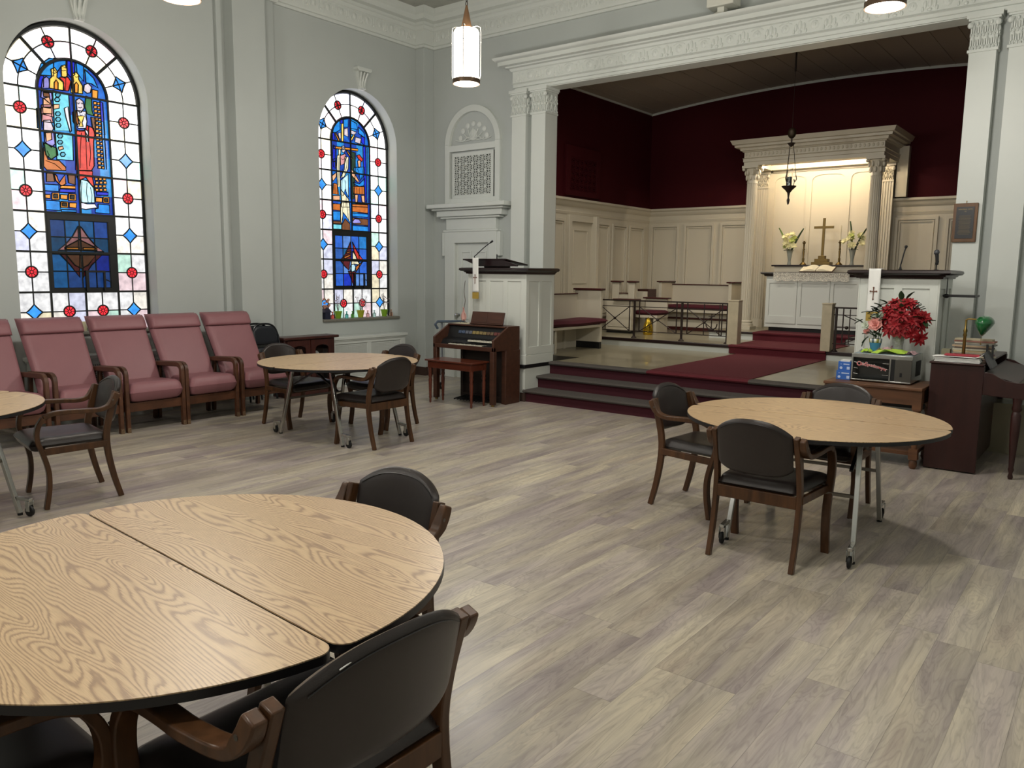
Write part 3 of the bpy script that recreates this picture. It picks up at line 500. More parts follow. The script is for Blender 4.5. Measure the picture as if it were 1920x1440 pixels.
BLU=tuple(x*.55 for x in rgb('3a90e8')); ROS=tuple(x*.52 for x in rgb('f0303a'))
def window(no, yc, figures, vent, vdim):
    e=bpy.data.objects.new('window_%d'%no,None); col.objects.link(e); e.location=(-9.03,yc,0); e['kind']='structure'
    rnd=random.Random(no*5)
    g=MB(); L=MB()
    R0,RI=.695,.355; zr=[3.41,3.0,2.59,2.18,1.77,1.35,.935]
    def gq(pts,c,d=0): g.c=c; g.add([(d,u,v) for u,v in pts],[list(range(len(pts)))])
    def ld(pts,r_=.005,d=.004): L.tube([(d,u,v) for u,v in pts],r_*1.85,6)
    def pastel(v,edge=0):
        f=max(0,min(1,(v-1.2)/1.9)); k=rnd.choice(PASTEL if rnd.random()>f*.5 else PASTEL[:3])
        s_=.36+.64*f*f; return tuple(x*s_ for x in k)  # daylight painted in: pane colours brighten towards the top
    def star(u,v,c,a=0,s_=.080):
        pts=[]
        for q in range(4):
            t0=a+q*PI/2; t1=t0+PI/2
            for k in range(5):
                f=k/5; x=s_*((1-f)**2*math.cos(t0)+f*f*math.cos(t1)+2*f*(1-f)*.42*(math.cos(t0)+math.cos(t1))); y=s_*((1-f)**2*math.sin(t0)+f*f*math.sin(t1)+2*f*(1-f)*.42*(math.sin(t0)+math.sin(t1)))
                pts.append((u+x,v+y*1.05))
        for k in range(len(pts)): gq([(u,v),pts[k],pts[(k+1)%len(pts)]],c,.002)
        ld(pts+[pts[0]],.004,.006)
    def ros(u,v,a=0):
        n=16; pts=[(u+.058*math.cos(2*PI*k/n),v+.058*math.sin(2*PI*k/n)) for k in range(n)]
        for k in range(n): gq([(u,v),pts[k],pts[(k+1)%n]],ROS if k%2 else tuple(x*1.25 for x in ROS),.002)
        ld(pts+[pts[0]],.0045,.006)
        for k in range(8): q=a+k*PI/4; ld([(u+.018*math.cos(q),v+.018*math.sin(q)),(u+.055*math.cos(q),v+.055*math.sin(q))],.0022,.006)
        ci=[(u+.017*math.cos(2*PI*k/8),v+.017*math.sin(2*PI*k/8)) for k in range(8)]; ld(ci+[ci[0]],.0025,.006)
    def cell(u0,u1,v0,v1,kind):
        um,vm=(u0+u1)/2,(v0+v1)/2
        for a,b_ in ((u0,um),(um,u1)):
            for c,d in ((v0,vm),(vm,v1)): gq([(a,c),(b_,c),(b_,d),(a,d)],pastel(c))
        gp={'s':.078,'r':.056}.get(kind,0)
        for q in (((um,v0),(um,vm-gp)),((um,vm+gp),(um,v1)),((u0,vm),(um-gp,vm)),((um+gp,vm),(u1,vm))): ld(q,.004)
        if kind=='s': star(um,vm,BLU,0)
        elif kind=='r': ros(um,vm)
    for s_ in (-1,1):
        a,b_=(s_*RI,s_*R0) if s_>0 else (-R0,-RI)
        for k in range(5): cell(a,b_,zr[k+1],zr[k],'rs'[k%2])
        cell(a,b_,zr[6],zr[5],'s')
    cell(-RI,0,zr[6],zr[5],'r'); cell(0,RI,zr[6],zr[5],'r')
    # arch ring
    n=24; lastc={}
    for k in range(n):
        t0=PI*k/n;t1=PI*(k+1)/n
        for ra,rb in ((RI,.53),(.53,R0)):
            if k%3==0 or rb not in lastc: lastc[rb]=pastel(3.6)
            gq([(ra*math.cos(t0),3.41+ra*math.sin(t0)),(rb*math.cos(t0),3.41+rb*math.sin(t0)),(rb*math.cos(t1),3.41+rb*math.sin(t1)),(ra*math.cos(t1),3.41+ra*math.sin(t1))],lastc[rb])
    arc=lambda r_,a0=0,a1=PI,n=36:[(r_*math.cos(a0+(a1-a0)*k/n),3.41+r_*math.sin(a0+(a1-a0)*k/n)) for k in range(n+1)]
    ld(arc(.53),.004); ld(arc(RI),.010,.006); ld(arc(R0),.014,.008)
    for t in (45,135): ld([(RI*math.cos(math.radians(t)),3.41+RI*math.sin(math.radians(t))),(R0*math.cos(math.radians(t)),3.41+R0*math.sin(math.radians(t)))],.009,.008)
    for t in (66,114): 
        q=math.radians(t); ld([(RI*math.cos(q),3.41+RI*math.sin(q)),(R0*math.cos(q),3.41+R0*math.sin(q))],.004); ros(.535*math.cos(q),3.41+.535*math.sin(q))
    for t in (22,158):
        q=math.radians(t); ld([(RI*math.cos(q),3.41+RI*math.sin(q)),(R0*math.cos(q),3.41+R0*math.sin(q))],.004); star(.535*math.cos(q),3.41+.535*math.sin(q),BLU,q)
    # figure panel
    if figures:
        bgs=[tuple(x*.52 for x in rgb(h)) for h in ('1a63c0','1c45a8','2a86c8','1a3a98')]
        for i in range(6):
            for j in range(6):
                u0,u1=-RI+i*RI/3,-RI+(i+1)*RI/3; v0,v1=2.18+j*.205,2.18+(j+1)*.205
                gq([(u0,v0),(u1,v0),(u1,v1),(u0,v1)],rnd.choice(bgs),-.001)
        for k in range(24):
            t0=PI*k/24;t1=PI*(k+1)/24
            gq([(0,3.41),(RI*math.cos(t0),3.41+RI*math.sin(t0)),(RI*math.cos(t1),3.41+RI*math.sin(t1))],bgs[(k//4)%4],-.001)
        for i,(c,pts) in enumerate(figures):
            cc=tuple(x*.56 for x in PAL[c]); gq(pts,cc,.0015+i*.00004); ld(pts+[pts[0]],.0035,.004)
        for st in GL['s%d'%no]: ld(st,.002,.006)
        # ventilator panel: darker, behind an insulating pane
        bl=[rgb('2c62c8'),rgb('1a35b4'),rgb('2277c0'),rgb('5a86cc'),rgb('1d5a8a'),rgb('2c5aa8')]
        for i in range(4):
            for j in range(4):
                u0,u1=-.32+i*.15,-.32+(i+1)*.15; v0,v1=1.39+j*.18,1.39+(j+1)*.18
                gq([(u0,v0),(u1,v0),(u1,v1),(u0,v1)],tuple(x*vdim for x in rnd.choice(bl)))
        for k in range(5): ld([(-.32+k*.15,1.39),(-.32+k*.15,2.11)],.004); ld([(-.32,1.39+k*.18),(.28,1.39+k*.18)],.004)
        for i,(c,pts) in enumerate(vent):
            gq(pts,tuple(x*vdim for x in PAL[c]),.003+i*.0001); ld(pts+[pts[0]],.004,.006)
        fr=MB(); fr.box((.0,-.36,1.35),(.02,.36,1.39)); fr.box((0,-.36,2.11),(.02,.36,2.18)); fr.box((0,-.36,1.35),(.02,-.32,2.18)); fr.box((0,.28,1.35),(.02,.36,2.18)); fr.box((.0,-.32,1.755),(.02,.30,1.78))
        fr.box((.02,.0,1.36),(.045,.03,1.58)); fr.box((.02,.0,1.56),(.045,.20,1.58)); fr.box((.02,.19,1.36),(.045,.21,1.58)); fr.tube([(.04,.21,1.48),(.06,.21,1.48),(.06,.25,1.46)],.006,6)
        fr.build('ventilator_frame',blackM,e)
    else:
        for j in range(5):
            for i in range(2): cell((i-1)*RI,i*RI,zr[j+1],zr[j],'x')
        for k in range(24):
            t0=PI*k/24;t1=PI*(k+1)/24; gq([(0,3.41),(RI*math.cos(t0),3.41+RI*math.sin(t0)),(RI*math.cos(t1),3.41+RI*math.sin(t1))],(.9,.9,.95))
    # saddle bars
    for z in zr[:-1]: L.box((.004,-R0,z-.010),(.024,R0,z+.010))
    for u in (-RI,0,RI):
        top=zr[0]+(math.sqrt(R0**2-0) if u==0 else 0); bot=.935
        if u==0: L.box((.004,-.009,2.18),(.02,.009,4.1)); L.box((.004,-.009,.935),(.02,.009,1.35))
        else: L.box((.004,u-.009,.935),(.02,u+.009,3.41))
    for u in (-R0,R0): L.box((-.01,u-.013,.93),(.02,u+.013,3.41))
    g.c=None
    g.build('stained_glass',stainM,e,smooth=0); L.build('lead_lines',leadM,e,smooth=60)
    b_=MB(); b_.box((-.03,-.75,.9),(-.02,.75,4.2)); b_.build('outer_storm_pane',leadM,e)
window(1,4.02,GL['1'],GL['w'],.18); window(2,7.80,GL['2'],GL['v'],.46); window(3,.20,None,None,1); window(4,-3.6,None,None,1)  # the last two windows are out of view, added for their light
m=MB(); m.box((-9.02,7.08,.90),(XL+.035,8.53,.935)); struct('trim_10',m,mat('window_sill_stone','77746a',.5),bevel=.008)
m=MB(); m.box((-9.02,3.29,.90),(XL+.035,4.73,.935)); struct('trim_11',m,mat('window_sill_stone'),bevel=.008)
# ------------------------------------------------------------ side door with arched niche above
d=bpy.data.objects.new('door_1',None); col.objects.link(d); d.location=(-7.86,YF,0); d['kind']='structure'
def dm(): return MB()
m=dm(); m.box((-.46-.03,-.09,0),(-.29,0,2.22)) ; m.box((.29+.08,-.09,0),(.52+.0,0,2.22)); m.box((-.49,-.09,2.04),(.52,0,2.22)); m.box((-.51,-.10,2.205),(.55,0,2.235)); m.box((-.55,-.08,1.85),(-.49,0,2.20)); m.box((.52,-.08,1.85),(.58,0,2.20))
m.build('door_casing',trimM,d,bevel=.006)
m=dm(); m.box((-.29,-.03,.0),(.37,0,2.04))
def fr(m,x0,x1,z0,z1,y,wd,dp): 
    m.box((x0,y-dp,z0),(x0+wd,y,z1)); m.box((x1-wd,y-dp,z0),(x1,y,z1)); m.box((x0,y-dp,z0),(x1,y,z0+wd)); m.box((x0,y-dp,z1-wd),(x1,y,z1))
for x0,x1 in ((-.20,.0),(.09,.29)):
    for z0,z1 in ((.15,.75),(.9,1.92)): fr(m,x0,x1,z0,z1,-.03,.02,.012)
m.build('door_leaf',trimM,d,bevel=.003)
m=dm(); m.at((-.25,-.03,.96),0,PI/2); m.lathe([(.0,.0),(.028,.0),(.03,.008),(.012,.012),(.012,.035),(.028,.045),(.033,.06),(.025,.075),(0,.08)],n=14); m.at(); m.build('door_knob',chromeM,d)
m=dm(); m.box((-.47,-.08,2.235),(.50,0,2.42)); m.box((-.55,-.12,2.40),(.60,0,2.43)); m.box((-.60,-.15,2.43),(.66,0,2.52)); m.box((-.66,-.20,2.52),(.72,0,2.55)); m.box((-.72,-.25,2.55),(.78,0,2.61))
m.build('door_hood',trimM,d,bevel=.008)
NX=.01   # niche
m=dm(); out=[(NX+.53*math.cos(PI*k/24),3.49+.53*math.sin(PI*k/24)) for k in range(25)]; inn=[(NX+.44*math.cos(PI*k/24),3.49+.44*math.sin(PI*k/24)) for k in range(25)]
for k in range(24):
    q=[out[k],out[k+1],inn[k+1],inn[k]]; m.add([(x,-.05,z) for x,z in q]+[(x,0,z) for x,z in q],[[0,1,2,3],[0,4,5,1],[2,6,7,3]])
m.box((NX-.53,-.05,2.61),(NX-.44,0,3.49)); m.box((NX+.44,-.05,2.61),(NX+.53,0,3.49)); m.box((NX-.44,-.05,3.38),(NX+.44,0,3.47)); m.box((NX-.44,-.05,2.61),(NX+.44,0,2.70))
fr(m,NX-.40,NX+.40,2.70,3.36,-.02,.05,.01)
m.build('niche_frame',trimM,d,bevel=.004)
m=dm(); m.at((NX,-.012,3.50)); 
for i in range(7):
    t=PI*(i+.5)/7; m.ball((.26*math.cos(t),.004,.02+.24*math.sin(t)),(.042,.007,.042),8,5); m.tube(smoothpath([(0,0,.05),(.12*math.cos(t),-.01,.1*math.sin(t)),(.22*math.cos(t),0,.2*math.sin(t))],3),.008,5)
m.ball((0,.004,.1),(.075,.010,.085),10,6); m.tube(smoothpath([(-.34,0,.05),(-.2,-.01,.02),(-.1,0,.07),(0,0,.03),(.1,0,.07),(.2,0,.02),(.34,0,.05)],4),.01,6); m.at()
m.build('tympanum_relief',trimM,d)
def lattice(m,x0,x1,z0,z1,nx,nz,y,t=.010,dp=.02):
    dx=(x1-x0)/nx; dz=(z1-z0)/nz
    for i in range(nx+1): m.box((x0+i*dx-t*.6,y-dp,z0),(x0+i*dx+t*.6,y,z1))
    for j in range(nz+1): m.box((x0,y-dp,z0+j*dz-t*.6),(x1,y,z0+j*dz+t*.6))
    for i in range(nx):
        for j in range(nz):
            cx,cz=x0+(i+.5)*dx,z0+(j+.5)*dz
            for a in range(0,4):
                q=a*PI/4; ex,ez=math.cos(q),math.sin(q); k=1/max(abs(ex),abs(ez))
                m.sweep([(cx-ex*k*dx/2,y-dp/2,cz-ez*k*dz/2),(cx+ex*k*dx/2,y-dp/2,cz+ez*k*dz/2)],(0,1,0),dp,t)
m=dm(); lattice(m,NX-.37,NX+.37,2.74,3.31,6,5,-.012,.0085); m.build('lattice_grille',trimM,d,smooth=0)
m=dm(); m.box((NX-.40,-.010,2.70),(NX+.40,-.002,3.36)); m.build('grille_backing',mat('grille_shadow_tone','3c3f3b',.9),d)  # dark sheet painting the shade in the lattice openings
# ------------------------------------------------------------ stage, steps, platforms
def block(name,a,b,mt,**k): return struct(name,MB().box(a,b),mt,**k)
block('stage_floor',(CL,8.46,0),(CR,11.18,ZS),stageM,smooth=0)
block('platform_floor',(CL,11.18,0),(CR,CB,ZP),stageM,smooth=0)
m=MB(); m.box((CL,11.16,ZS),(-4.62,11.18,ZP-.045)); m.box((-3.24,11.16,ZS),(CR,11.18,ZP-.045)); m.box((-5.45,12.28,ZP),(-4.70,12.30,ZQ-.03)); m.box((-3.3,12.28,ZP),(-2.75,12.30,ZQ-.03)); struct('platform_riser',m,trimM)
m=MB(); m.box((CL,11.13,ZP-.045),(-4.62,11.19,ZP+.002)); m.box((-3.24,11.13,ZP-.045),(CR,11.19,ZP+.002)); m.box((-5.47,12.25,ZQ-.03),(-4.70,12.31,ZQ+.002)); m.box((-3.3,12.25,ZQ-.03),(-2.73,12.31,ZQ+.002)); struct('platform_nosing',m,capM,bevel=.008)
block('altar_platform',(-5.45,12.30,ZP),(-2.75,CB,ZQ),stageM,smooth=0)
def stair(i,y,z):
    m=MB(); m.box((-5.93,y,z-.155),(-2.01,y+.3,z-.03)); struct('step_riser',m,riserM,smooth=0)
    m=MB(); prof=[(y+.3,z),(y+.02,z),(y-.035,z-.002),(y-.048,z-.02),(y-.035,z-.038),(y+.0,z-.04),(y+.3,z-.04)]
    m.prism(prof,-5.95,-1.99,'x'); struct('step_tread',m,carpetM,smooth=50)
stair(0,7.92,.155); stair(1,8.18,.31)
m=MB(); m.box((-5.93,8.44,.31),(-2.01,8.48,.435)); struct('step_riser',m,riserM)
for a,b_,mt in ((-5.95,-4.50,carpetM),(-4.50,-3.25,rcarpetM),(-3.25,-1.99,carpetM)):
    prof=[(8.53,ZS+.004),(8.44,ZS+.004),(8.405,ZS-.002),(8.392,ZS-.02),(8.405,ZS-.038),(8.44,ZS-.04),(8.53,ZS-.04)]
    m=MB(); m.prism(prof,a,b_,'x'); struct('step_tread',m,mt,smooth=50)
m=MB(); m.box((-4.50,8.5,ZS),(-3.25,11.15,ZS+.008)); m.box((-4.62,11.13,ZS+.008),(-3.24,11.16,ZP-.02)); 
prof=[(12.28,ZP+.008),(11.14,ZP+.008),(11.10,ZP),(11.10,ZP-.02),(11.13,ZP-.03),(12.28,ZP-.03)]; m.prism(prof,-4.62,-3.24,'x')
m.box((-4.70,12.25,ZP),(-3.3,12.28,ZQ-.02)); m.prism([(12.9,ZQ+.008),(12.27,ZQ+.008),(12.23,ZQ),(12.23,ZQ-.02),(12.26,ZQ-.03),(12.9,ZQ-.03)],-4.70,-3.25,'x')
struct('carpet_runner',m,rcarpetM,smooth=50)
# pulpit plinth blocks flanking the steps
m=MB(); m.box((-6.98,7.90,0),(-5.93,9.13,ZS-.03)); struct('stage_block',m,pulpM,smooth=0)
m=MB(); m.box((-6.99,7.87,ZS-.045),(-5.92,9.13,ZS+.001)); struct('stage_block_nosing',m,blackM,bevel=.004)
m=MB(); m.box((-2.01,7.90,0),(-1.07,9.13,ZS-.03)); struct('stage_block',m,pulpM,smooth=0)
m=MB(); m.box((-2.02,7.87,ZS-.045),(-1.06,9.13,ZS+.001)); struct('stage_block_nosing',m,blackM,bevel=.004)
m=MB(); m.box((-6.0,7.89,0),(-5.925,7.92,.11)); struct('baseboard_stage',m,baseM)
# ------------------------------------------------------------ chancel shell
struct('wall_chancel_left', MB().box((CL-.15,YF+.15,0),(CL,CB+.15,5.1)), redM, smooth=0)
struct('wall_chancel_back', MB().box((CL-.15,CB,0),(CR+.15,CB+.15,5.1)), redM, smooth=0)
struct('wall_chancel_right', MB().box((CR,YF+.15,0),(CR+.15,CB+.15,5.1)), redM, smooth=0)
m=MB(); nx=24
def cz(x): t=(x-(-4.0))/3.5; return 4.82-.22*t*t
pts=[(CL+(CR-CL)*i/nx) for i in range(nx+1)]
m.grid(lambda u,v:(CL+(CR-CL)*u,9.28+(CB-9.28)*v,cz(CL+(CR-CL)*u)),nx,2)
for k in range(20):
    x=CL+(k+.5)*.35; m.box((x-.004,9.28,cz(x)-.006),(x+.004,CB,cz(x)+.002))
struct('ceiling_chancel',m,cceilM,smooth=60)
m=MB(); m.grid(lambda u,v:(CL+(CR-CL)*u,CB-.025,cz(CL+(CR-CL)*u)-.04+.04*v),nx,1); m.box((CL,9.3,cz(CL)-.03),(CL+.025,CB,cz(CL))); struct('trim_12',m,trimM)
WP=[(0,2.58),(.02,2.58),(.03,2.62),(.02,2.63),(.02,2.70),(.05,2.73),(.06,2.78),(.09,2.80),(.09,2.835),(0,2.84)]
m=MB(); m.profx(WP,[(CL,9.30,1,0),(CL,CB,1,-1),(CR,CB,0,-1)]); struct('trim_13',m,chanM,smooth=35)
m=MB(); m.box((CL,9.3,ZS),(CL+.015,CB,2.6)); m.box((CL,CB-.015,ZP),(CR,CB,2.6))
def panel(m,a,b_,z0,z1,plane):
    for ww,dp,ins in ((.045,.03,0),(.02,.018,.06)):
        a0,b0,c0,d0=a+ins,b_-ins,z0+ins,z1-ins
        for q in (((a0,c0),(a0+ww,d0)),((b0-ww,c0),(b0,d0)),((a0,c0),(b0,c0+ww)),((a0,d0-ww),(b0,d0))):
            if plane=='b': m.box((q[0][0],CB-.015-dp,q[0][1]),(q[1][0],CB-.015,q[1][1]))
            else: m.box((CL+.015,q[0][0],q[0][1]),(CL+.015+dp,q[1][0],q[1][1]))
for a,b_ in ((-7.43,-6.84),(-6.74,-6.14),(-6.03,-5.45),(-3.10,-2.48),(-2.38,-1.8),(-1.7,-1.1)): panel(m,a,b_,.95,2.54,'b')
for a,b_ in ((9.5,10.2),(10.3,11.0),(11.92,12.43),(12.5,13.03),(13.10,13.68)): panel(m,a,b_,.85,2.50,'l')
struct('wainscot',m,chanM,bevel=.004,smooth=0)
d2=bpy.data.objects.new('door_2',None); col.objects.link(d2); d2.location=(CL+.015,11.45,ZP); d2['kind']='structure'
m=MB(); m.box((0,-.39,0),(.06,-.30,1.98)); m.box((0,.33,0),(.13,.42,1.98)); m.box((0,-.39,1.87),(.06,.42,1.98)); m.build('door_casing',chanM,d2,bevel=.006)
m=MB(); m.box((0,-.30,0),(.02,.33,1.87)); 
for z0,z1 in ((.1,.75),(.85,1.75)):
    for q in (((-.22,z0),(-.2,z1)),((.2,z0),(.22,z1)),((-.22,z0),(.22,z0+.02)),((-.22,z1-.02),(.22,z1))): m.box((.02,q[0][0],q[0][1]),(.032,q[1][0],q[1][1]))
m.build('door_leaf',chanM,d2)
# grille in the burgundy wall
g_=bpy.data.objects.new('wall_grille',None); col.objects.link(g_); g_.location=(CL,11.5,0); g_['kind']='structure'
m=MB(); 
for q in (((-.52,2.88),(-.40,3.68)),((.40,2.88),(.52,3.68)),((-.52,2.88),(.52,2.97)),((-.52,3.50),(.52,3.68))): m.box((0,q[0][0],q[0][1]),(.05,q[1][0],q[1][1]))
m.build('grille_frame',redM,g_,bevel=.005)
m=MB(); m.at((.03,0,0),PI/2); lattice(m,-.38,.38,2.98,3.49,6,5,0,.014); m.at(); m.build('grille_lattice',burg2M,g_,smooth=0)
m=MB(); m.box((.002,-.4,2.97),(.006,.4,3.5)); m.build('grille_backing',mat('grille_backing_cloth','6d5d50',.9),g_)

# ------------------------------------------------------------ stacking armchair (faces +y, origin on the floor under the seat)
def make_chair():
    t=thing('armchair','x','chair')
    # seat
    m=MB()
    def sf(u,v,s):
        x=(u-.5)*2; y=(v-.5)*2
        wd=.225+.04*v; X=x*wd; Y=-.215+.49*v
        e=((1-abs(x)**10)*(1-abs(y)**10))**.45
        top=.486-.012*(1-x*x)*(1-y*y)*1.5 - (.018*max(0,v-.8)/.2)
        return (X,Y,.430+(top-.430)*e) if s>0 else (X,Y,.430-.026*e- (.024*e if v>.85 else 0))
    m.closed(sf,16,16); m.build('seat',vinylM,t,smooth=60)
    # backrest
    m=MB()
    def bf(u,v,s):
        x=(u-.5)*2; X=x*.212
        hi=.835-.075*abs(x)**2.6; lo=.515+.05*abs(x)**5
        z=lo+(hi-lo)*v; y0=-.235-.30*(z-.5)*.75 - .035*(1-x*x)
        e=((1-abs(x)**10)*(1-abs(2*v-1)**8))**.4
        return (X,y0+s*.022*e+ (0 if s>0 else 0),z)
    m.closed(bf,20,14); b=m.build('backrest',vinylM,t,smooth=60)
    m=MB(); 
    for s_ in (1,-1):
        pts=[]
        for i in range(15):
            u=.06+.88*i/14; x=(u-.5)*2; z=.835-.075*abs(x)**2.6-.022; y=-.235-.225*(z-.5)-.035*(1-x*x)+s_*.0215; pts.append((x*.212,y,z))
        m.tube(pts,.0016,5)
    m.build('seam',blackM,b)
    for sx in (-1,1):
        # rear leg and back post
        m=MB(); p=smoothpath([(0,-.275,0),(0,-.235,.15),(0,-.205,.32),(0,-.20,.45),(0,-.225,.58),(0,-.262,.70),(0,-.278,.752)],3)
        p=[(sx*(.238-.010*max(0,(q[2]-.4))/.36),q[1],q[2]) for q in p]
        m.sweep(p,(1,0,0),.028,[.036+.008*min(1,q[2]/.4) for q in p]); lg=m.build('leg',walnutM,t,bevel=.004,smooth=50)
        m=MB().at((sx*.238,-.275,0)); m.lathe([(.0,0),(.014,0),(.014,.006),(0,.006)],n=10); m.at(); m.build('glide',steelM,lg)
        # front leg
        m=MB(); p=smoothpath([(0,.205,0),(0,.180,.14),(0,.178,.26),(0,.205,.38),(0,.232,.47),(0,.225,.555),(0,.188,.618)],4)
        m.sweep([(sx*.275,q[1],q[2]) for q in p],(1,0,0),.046,.030); lg=m.build('leg',walnutM,t,bevel=.004,smooth=50)
        m=MB().at((sx*.275,.205,0)); m.lathe([(.0,0),(.015,0),(.015,.006),(0,.006)],n=10); m.at(); m.build('glide',steelM,lg)
        # bentwood armrest rising against the post
        m=MB(); p=smoothpath([(0,.188,.618),(0,.13,.641),(0,.04,.646),(0,-.06,.642),(0,-.155,.638),(0,-.215,.655),(0,-.255,.70),(0,-.277,.745)],4)
        n=len(p); m.sweep([(sx*(.275-.014*min(1,max(0,(-q[1]-.05)/.12))),q[1],q[2]) for q in p],(1,0,0),[.046]*(n-6)+[.040,.038,.036,.034,.032,.030],[.030]*(n-8)+[.034,.040,.044,.046,.046,.046,.044,.040])
        a=m.build('armrest',walnutM,t,bevel=.005,smooth=50)
        for (yy,zz) in ((-.245,.70),(-.225,.665)):
            m=MB().at((sx*.280,yy,zz),0,0,PI/2); m.lathe([(0,-.001),(.007,-.001),(.007,.002),(0,.002)],n=10); m.at(); m.build('screw',dsteelM,a)
        m=MB(); m.sweep([(sx*.245,-.20,.395),(sx*.262,.20,.385)],(1,0,0),.022,.045); m.build('side_rail',walnutM,t,bevel=.003)
    m=MB(); m.box((-.225,-.222,.345),(.225,-.20,.415)); m.build('rear_rail',walnutM,t,bevel=.003)
    m=MB(); m.box((-.25,.175,.365),(.25,.195,.405)); m.build('front_rail',walnutM,t,bevel=.003)
    return t
ch=make_chair(); chT=None
CH=[ # x,y of rear-feet centre, facing angle (deg, direction the chair faces), label, group
 ((-1.262,1.137),180,'brown-framed black vinyl armchair, back to us, at the front table, nearest the camera'),
 ((-2.20,2.09),-88,'black vinyl armchair pushed in on the far side of the front round table'),
 ((-2.08,.28),88,'black vinyl armchair under the bottom left edge of the front table, mostly out of view'),
 ((-1.563,4.19),90,'black vinyl armchair with its back to us at the right-hand round table'),
 ((-2.53,5.13),-4.5,'black vinyl armchair at the left side of the right-hand round table'),
 ((-1.60,5.93),-93,'black vinyl armchair behind the right-hand round table, below the brown side table'),
 ((-5.29,5.03),180,'black vinyl armchair with its back to us at the far left round table'),
 ((-7.12,5.14),2,'black vinyl armchair on the recliner side of the far left round table'),
 ((-6.14,5.96),-91,'black vinyl armchair on the window side of the far left round table, facing us'),
 ((-5.80,2.675),-100,'lone black vinyl armchair seen side-on in front of the mauve recliners, seat catching window light'),
]
def place_rear(o, xy, deg, label):
    a=math.radians(deg-90); f=(math.cos(math.radians(deg)),math.sin(math.radians(deg)))
    return place(o,(xy[0]+f[0]*.27,xy[1]+f[1]*.27,0),a,label,'black vinyl armchairs around the round tables')
T=tree(ch)
for i,(xy,dg,lb) in enumerate(CH):
    q_=place_rear(ch if i==0 else dup(T), xy, dg, lb)
ch.scale=(1.2,1,1.01)       # the nearest chair is a wider model
m=MB().at((0,0,0)); 
# small tear in the nearest chair's back: a pale scratch
mm=MB(); mm.tube([(-.135,-.345,.800),(-.105,-.345,.806)],.0016,5)
bk=[c for c in kids(ch) if c.name.startswith('backrest')][0]; mm.build('scratch',paperM,bk)
# ------------------------------------------------------------ round folding table (split along local x)
TZ=.735
def make_table(R):
    t=thing('folding_table','x','table')
    G=.004; cr=.045
    for s_ in (1,-1):
        poly=[]
        for k in range(6): a=-PI/2+PI/2*k/5; poly.append((R-cr-.001+cr*math.cos(a),G+cr+cr*math.sin(a)))
        n=40; a0=math.asin((G+cr)/R)
        for k in range(1,n): a=a0+(PI-2*a0)*k/n; poly.append((R*math.cos(a),R*math.sin(a)))
        for k in range(6): a=PI+PI/2*k/5; poly.append((-(R-cr-.001)+cr*math.cos(a),G+cr+cr*math.sin(a)))
        poly=[(x,y*s_) for x,y in poly]
        if s_<0: poly=poly[::-1]
        m=MB(); m.prism(poly,TZ-.004,TZ,'z'); top=m.build('tabletop',oakM,t,smooth=30)
        big=[(x*1.002,y*1.002) for x,y in poly]
        m=MB(); m.prism(big,TZ-.024,TZ-.003,'z'); m.build('edge_band',edgeM,top,smooth=30)
    for sx in (-1,1):
        for sy in (-1,1):
            fx,fy=sx*.36,sy*.47; tx,ty=sx*.33,sy*.28
            m=MB(); m.sweep([(tx,ty,TZ-.035),(fx,fy,.012)],(1,0,0),.028,.028); lg=m.build('leg',chromeM,t,bevel=.003)
            m=MB().at((fx,fy,0)); m.lathe([(0,0),(.016,0),(.016,.014),(0,.014)],n=10); m.at(); m.build('foot_cap',rubberM,lg)
            cy=fy+sy*.085
            m=MB(); m.sweep([(fx,fy-sy*.01,.115),(fx,cy+sy*.015,.110)],(1,0,0),.026,.022); m.box((fx-.018,cy-.016,.035),(fx-.014,cy+.016,.105)); m.box((fx+.014,cy-.016,.035),(fx+.018,cy+.016,.105)); cs=m.build('caster_bracket',steelM,lg,bevel=.002)
            m=MB().at((fx-.012,cy,.036),PI/2,PI/2); m.lathe([(0,0),(.02,0),(.034,.004),(.036,.012),(.034,.020),(.02,.024),(0,.024)],n=18); m.at(); m.build('caster_wheel',rubberM,t)
    for sy in (-1,1):
        m=MB(); y=sy*.40; m.sweep([(-.347,sy*.374,.36),(.347,sy*.374,.36)],(0,1,0),.018,.018); m.build('crossbar',dsteelM,t)
        m=MB(); m.sweep([(-.335,sy*.30,.66),(.335,sy*.30,.66)],(0,1,0),.02,.02); m.box((-.36,sy*.27-.02,TZ-.05),(.36,sy*.27+.02,TZ-.034)); m.build('top_bracket',dsteelM,t)
    for sx in (-1,1):
        m=MB(); m.sweep([(sx*.30,-.34,.50),(sx*.30,.0,.66)],(1,0,0),.02,.012); m.sweep([(sx*.28,.34,.50),(sx*.28,.0,.66)],(1,0,0),.02,.012); m.build('folding_stay',blackM,t)
    return t
tb=make_table(.765); TT=tree(tb)
G='round folding tables on casters'
place(tb,(-2.14,1.185,0),math.radians(-4.1),'round wood-grain folding table nearest the camera, filling the lower left',G)
place(dup(TT),(-1.51,5.01,0),math.radians(4.7),'round wood-grain folding table on the right in front of the red steps',G)
place(dup(TT),(-6.08,5.065,0),math.radians(89.5),'round folding table between the recliners and the organ, window glare on its top',G)
place(dup(TT),(-5.93,1.50,0),math.radians(-70),'round folding table cut off by the left edge, in front of the recliners',G)
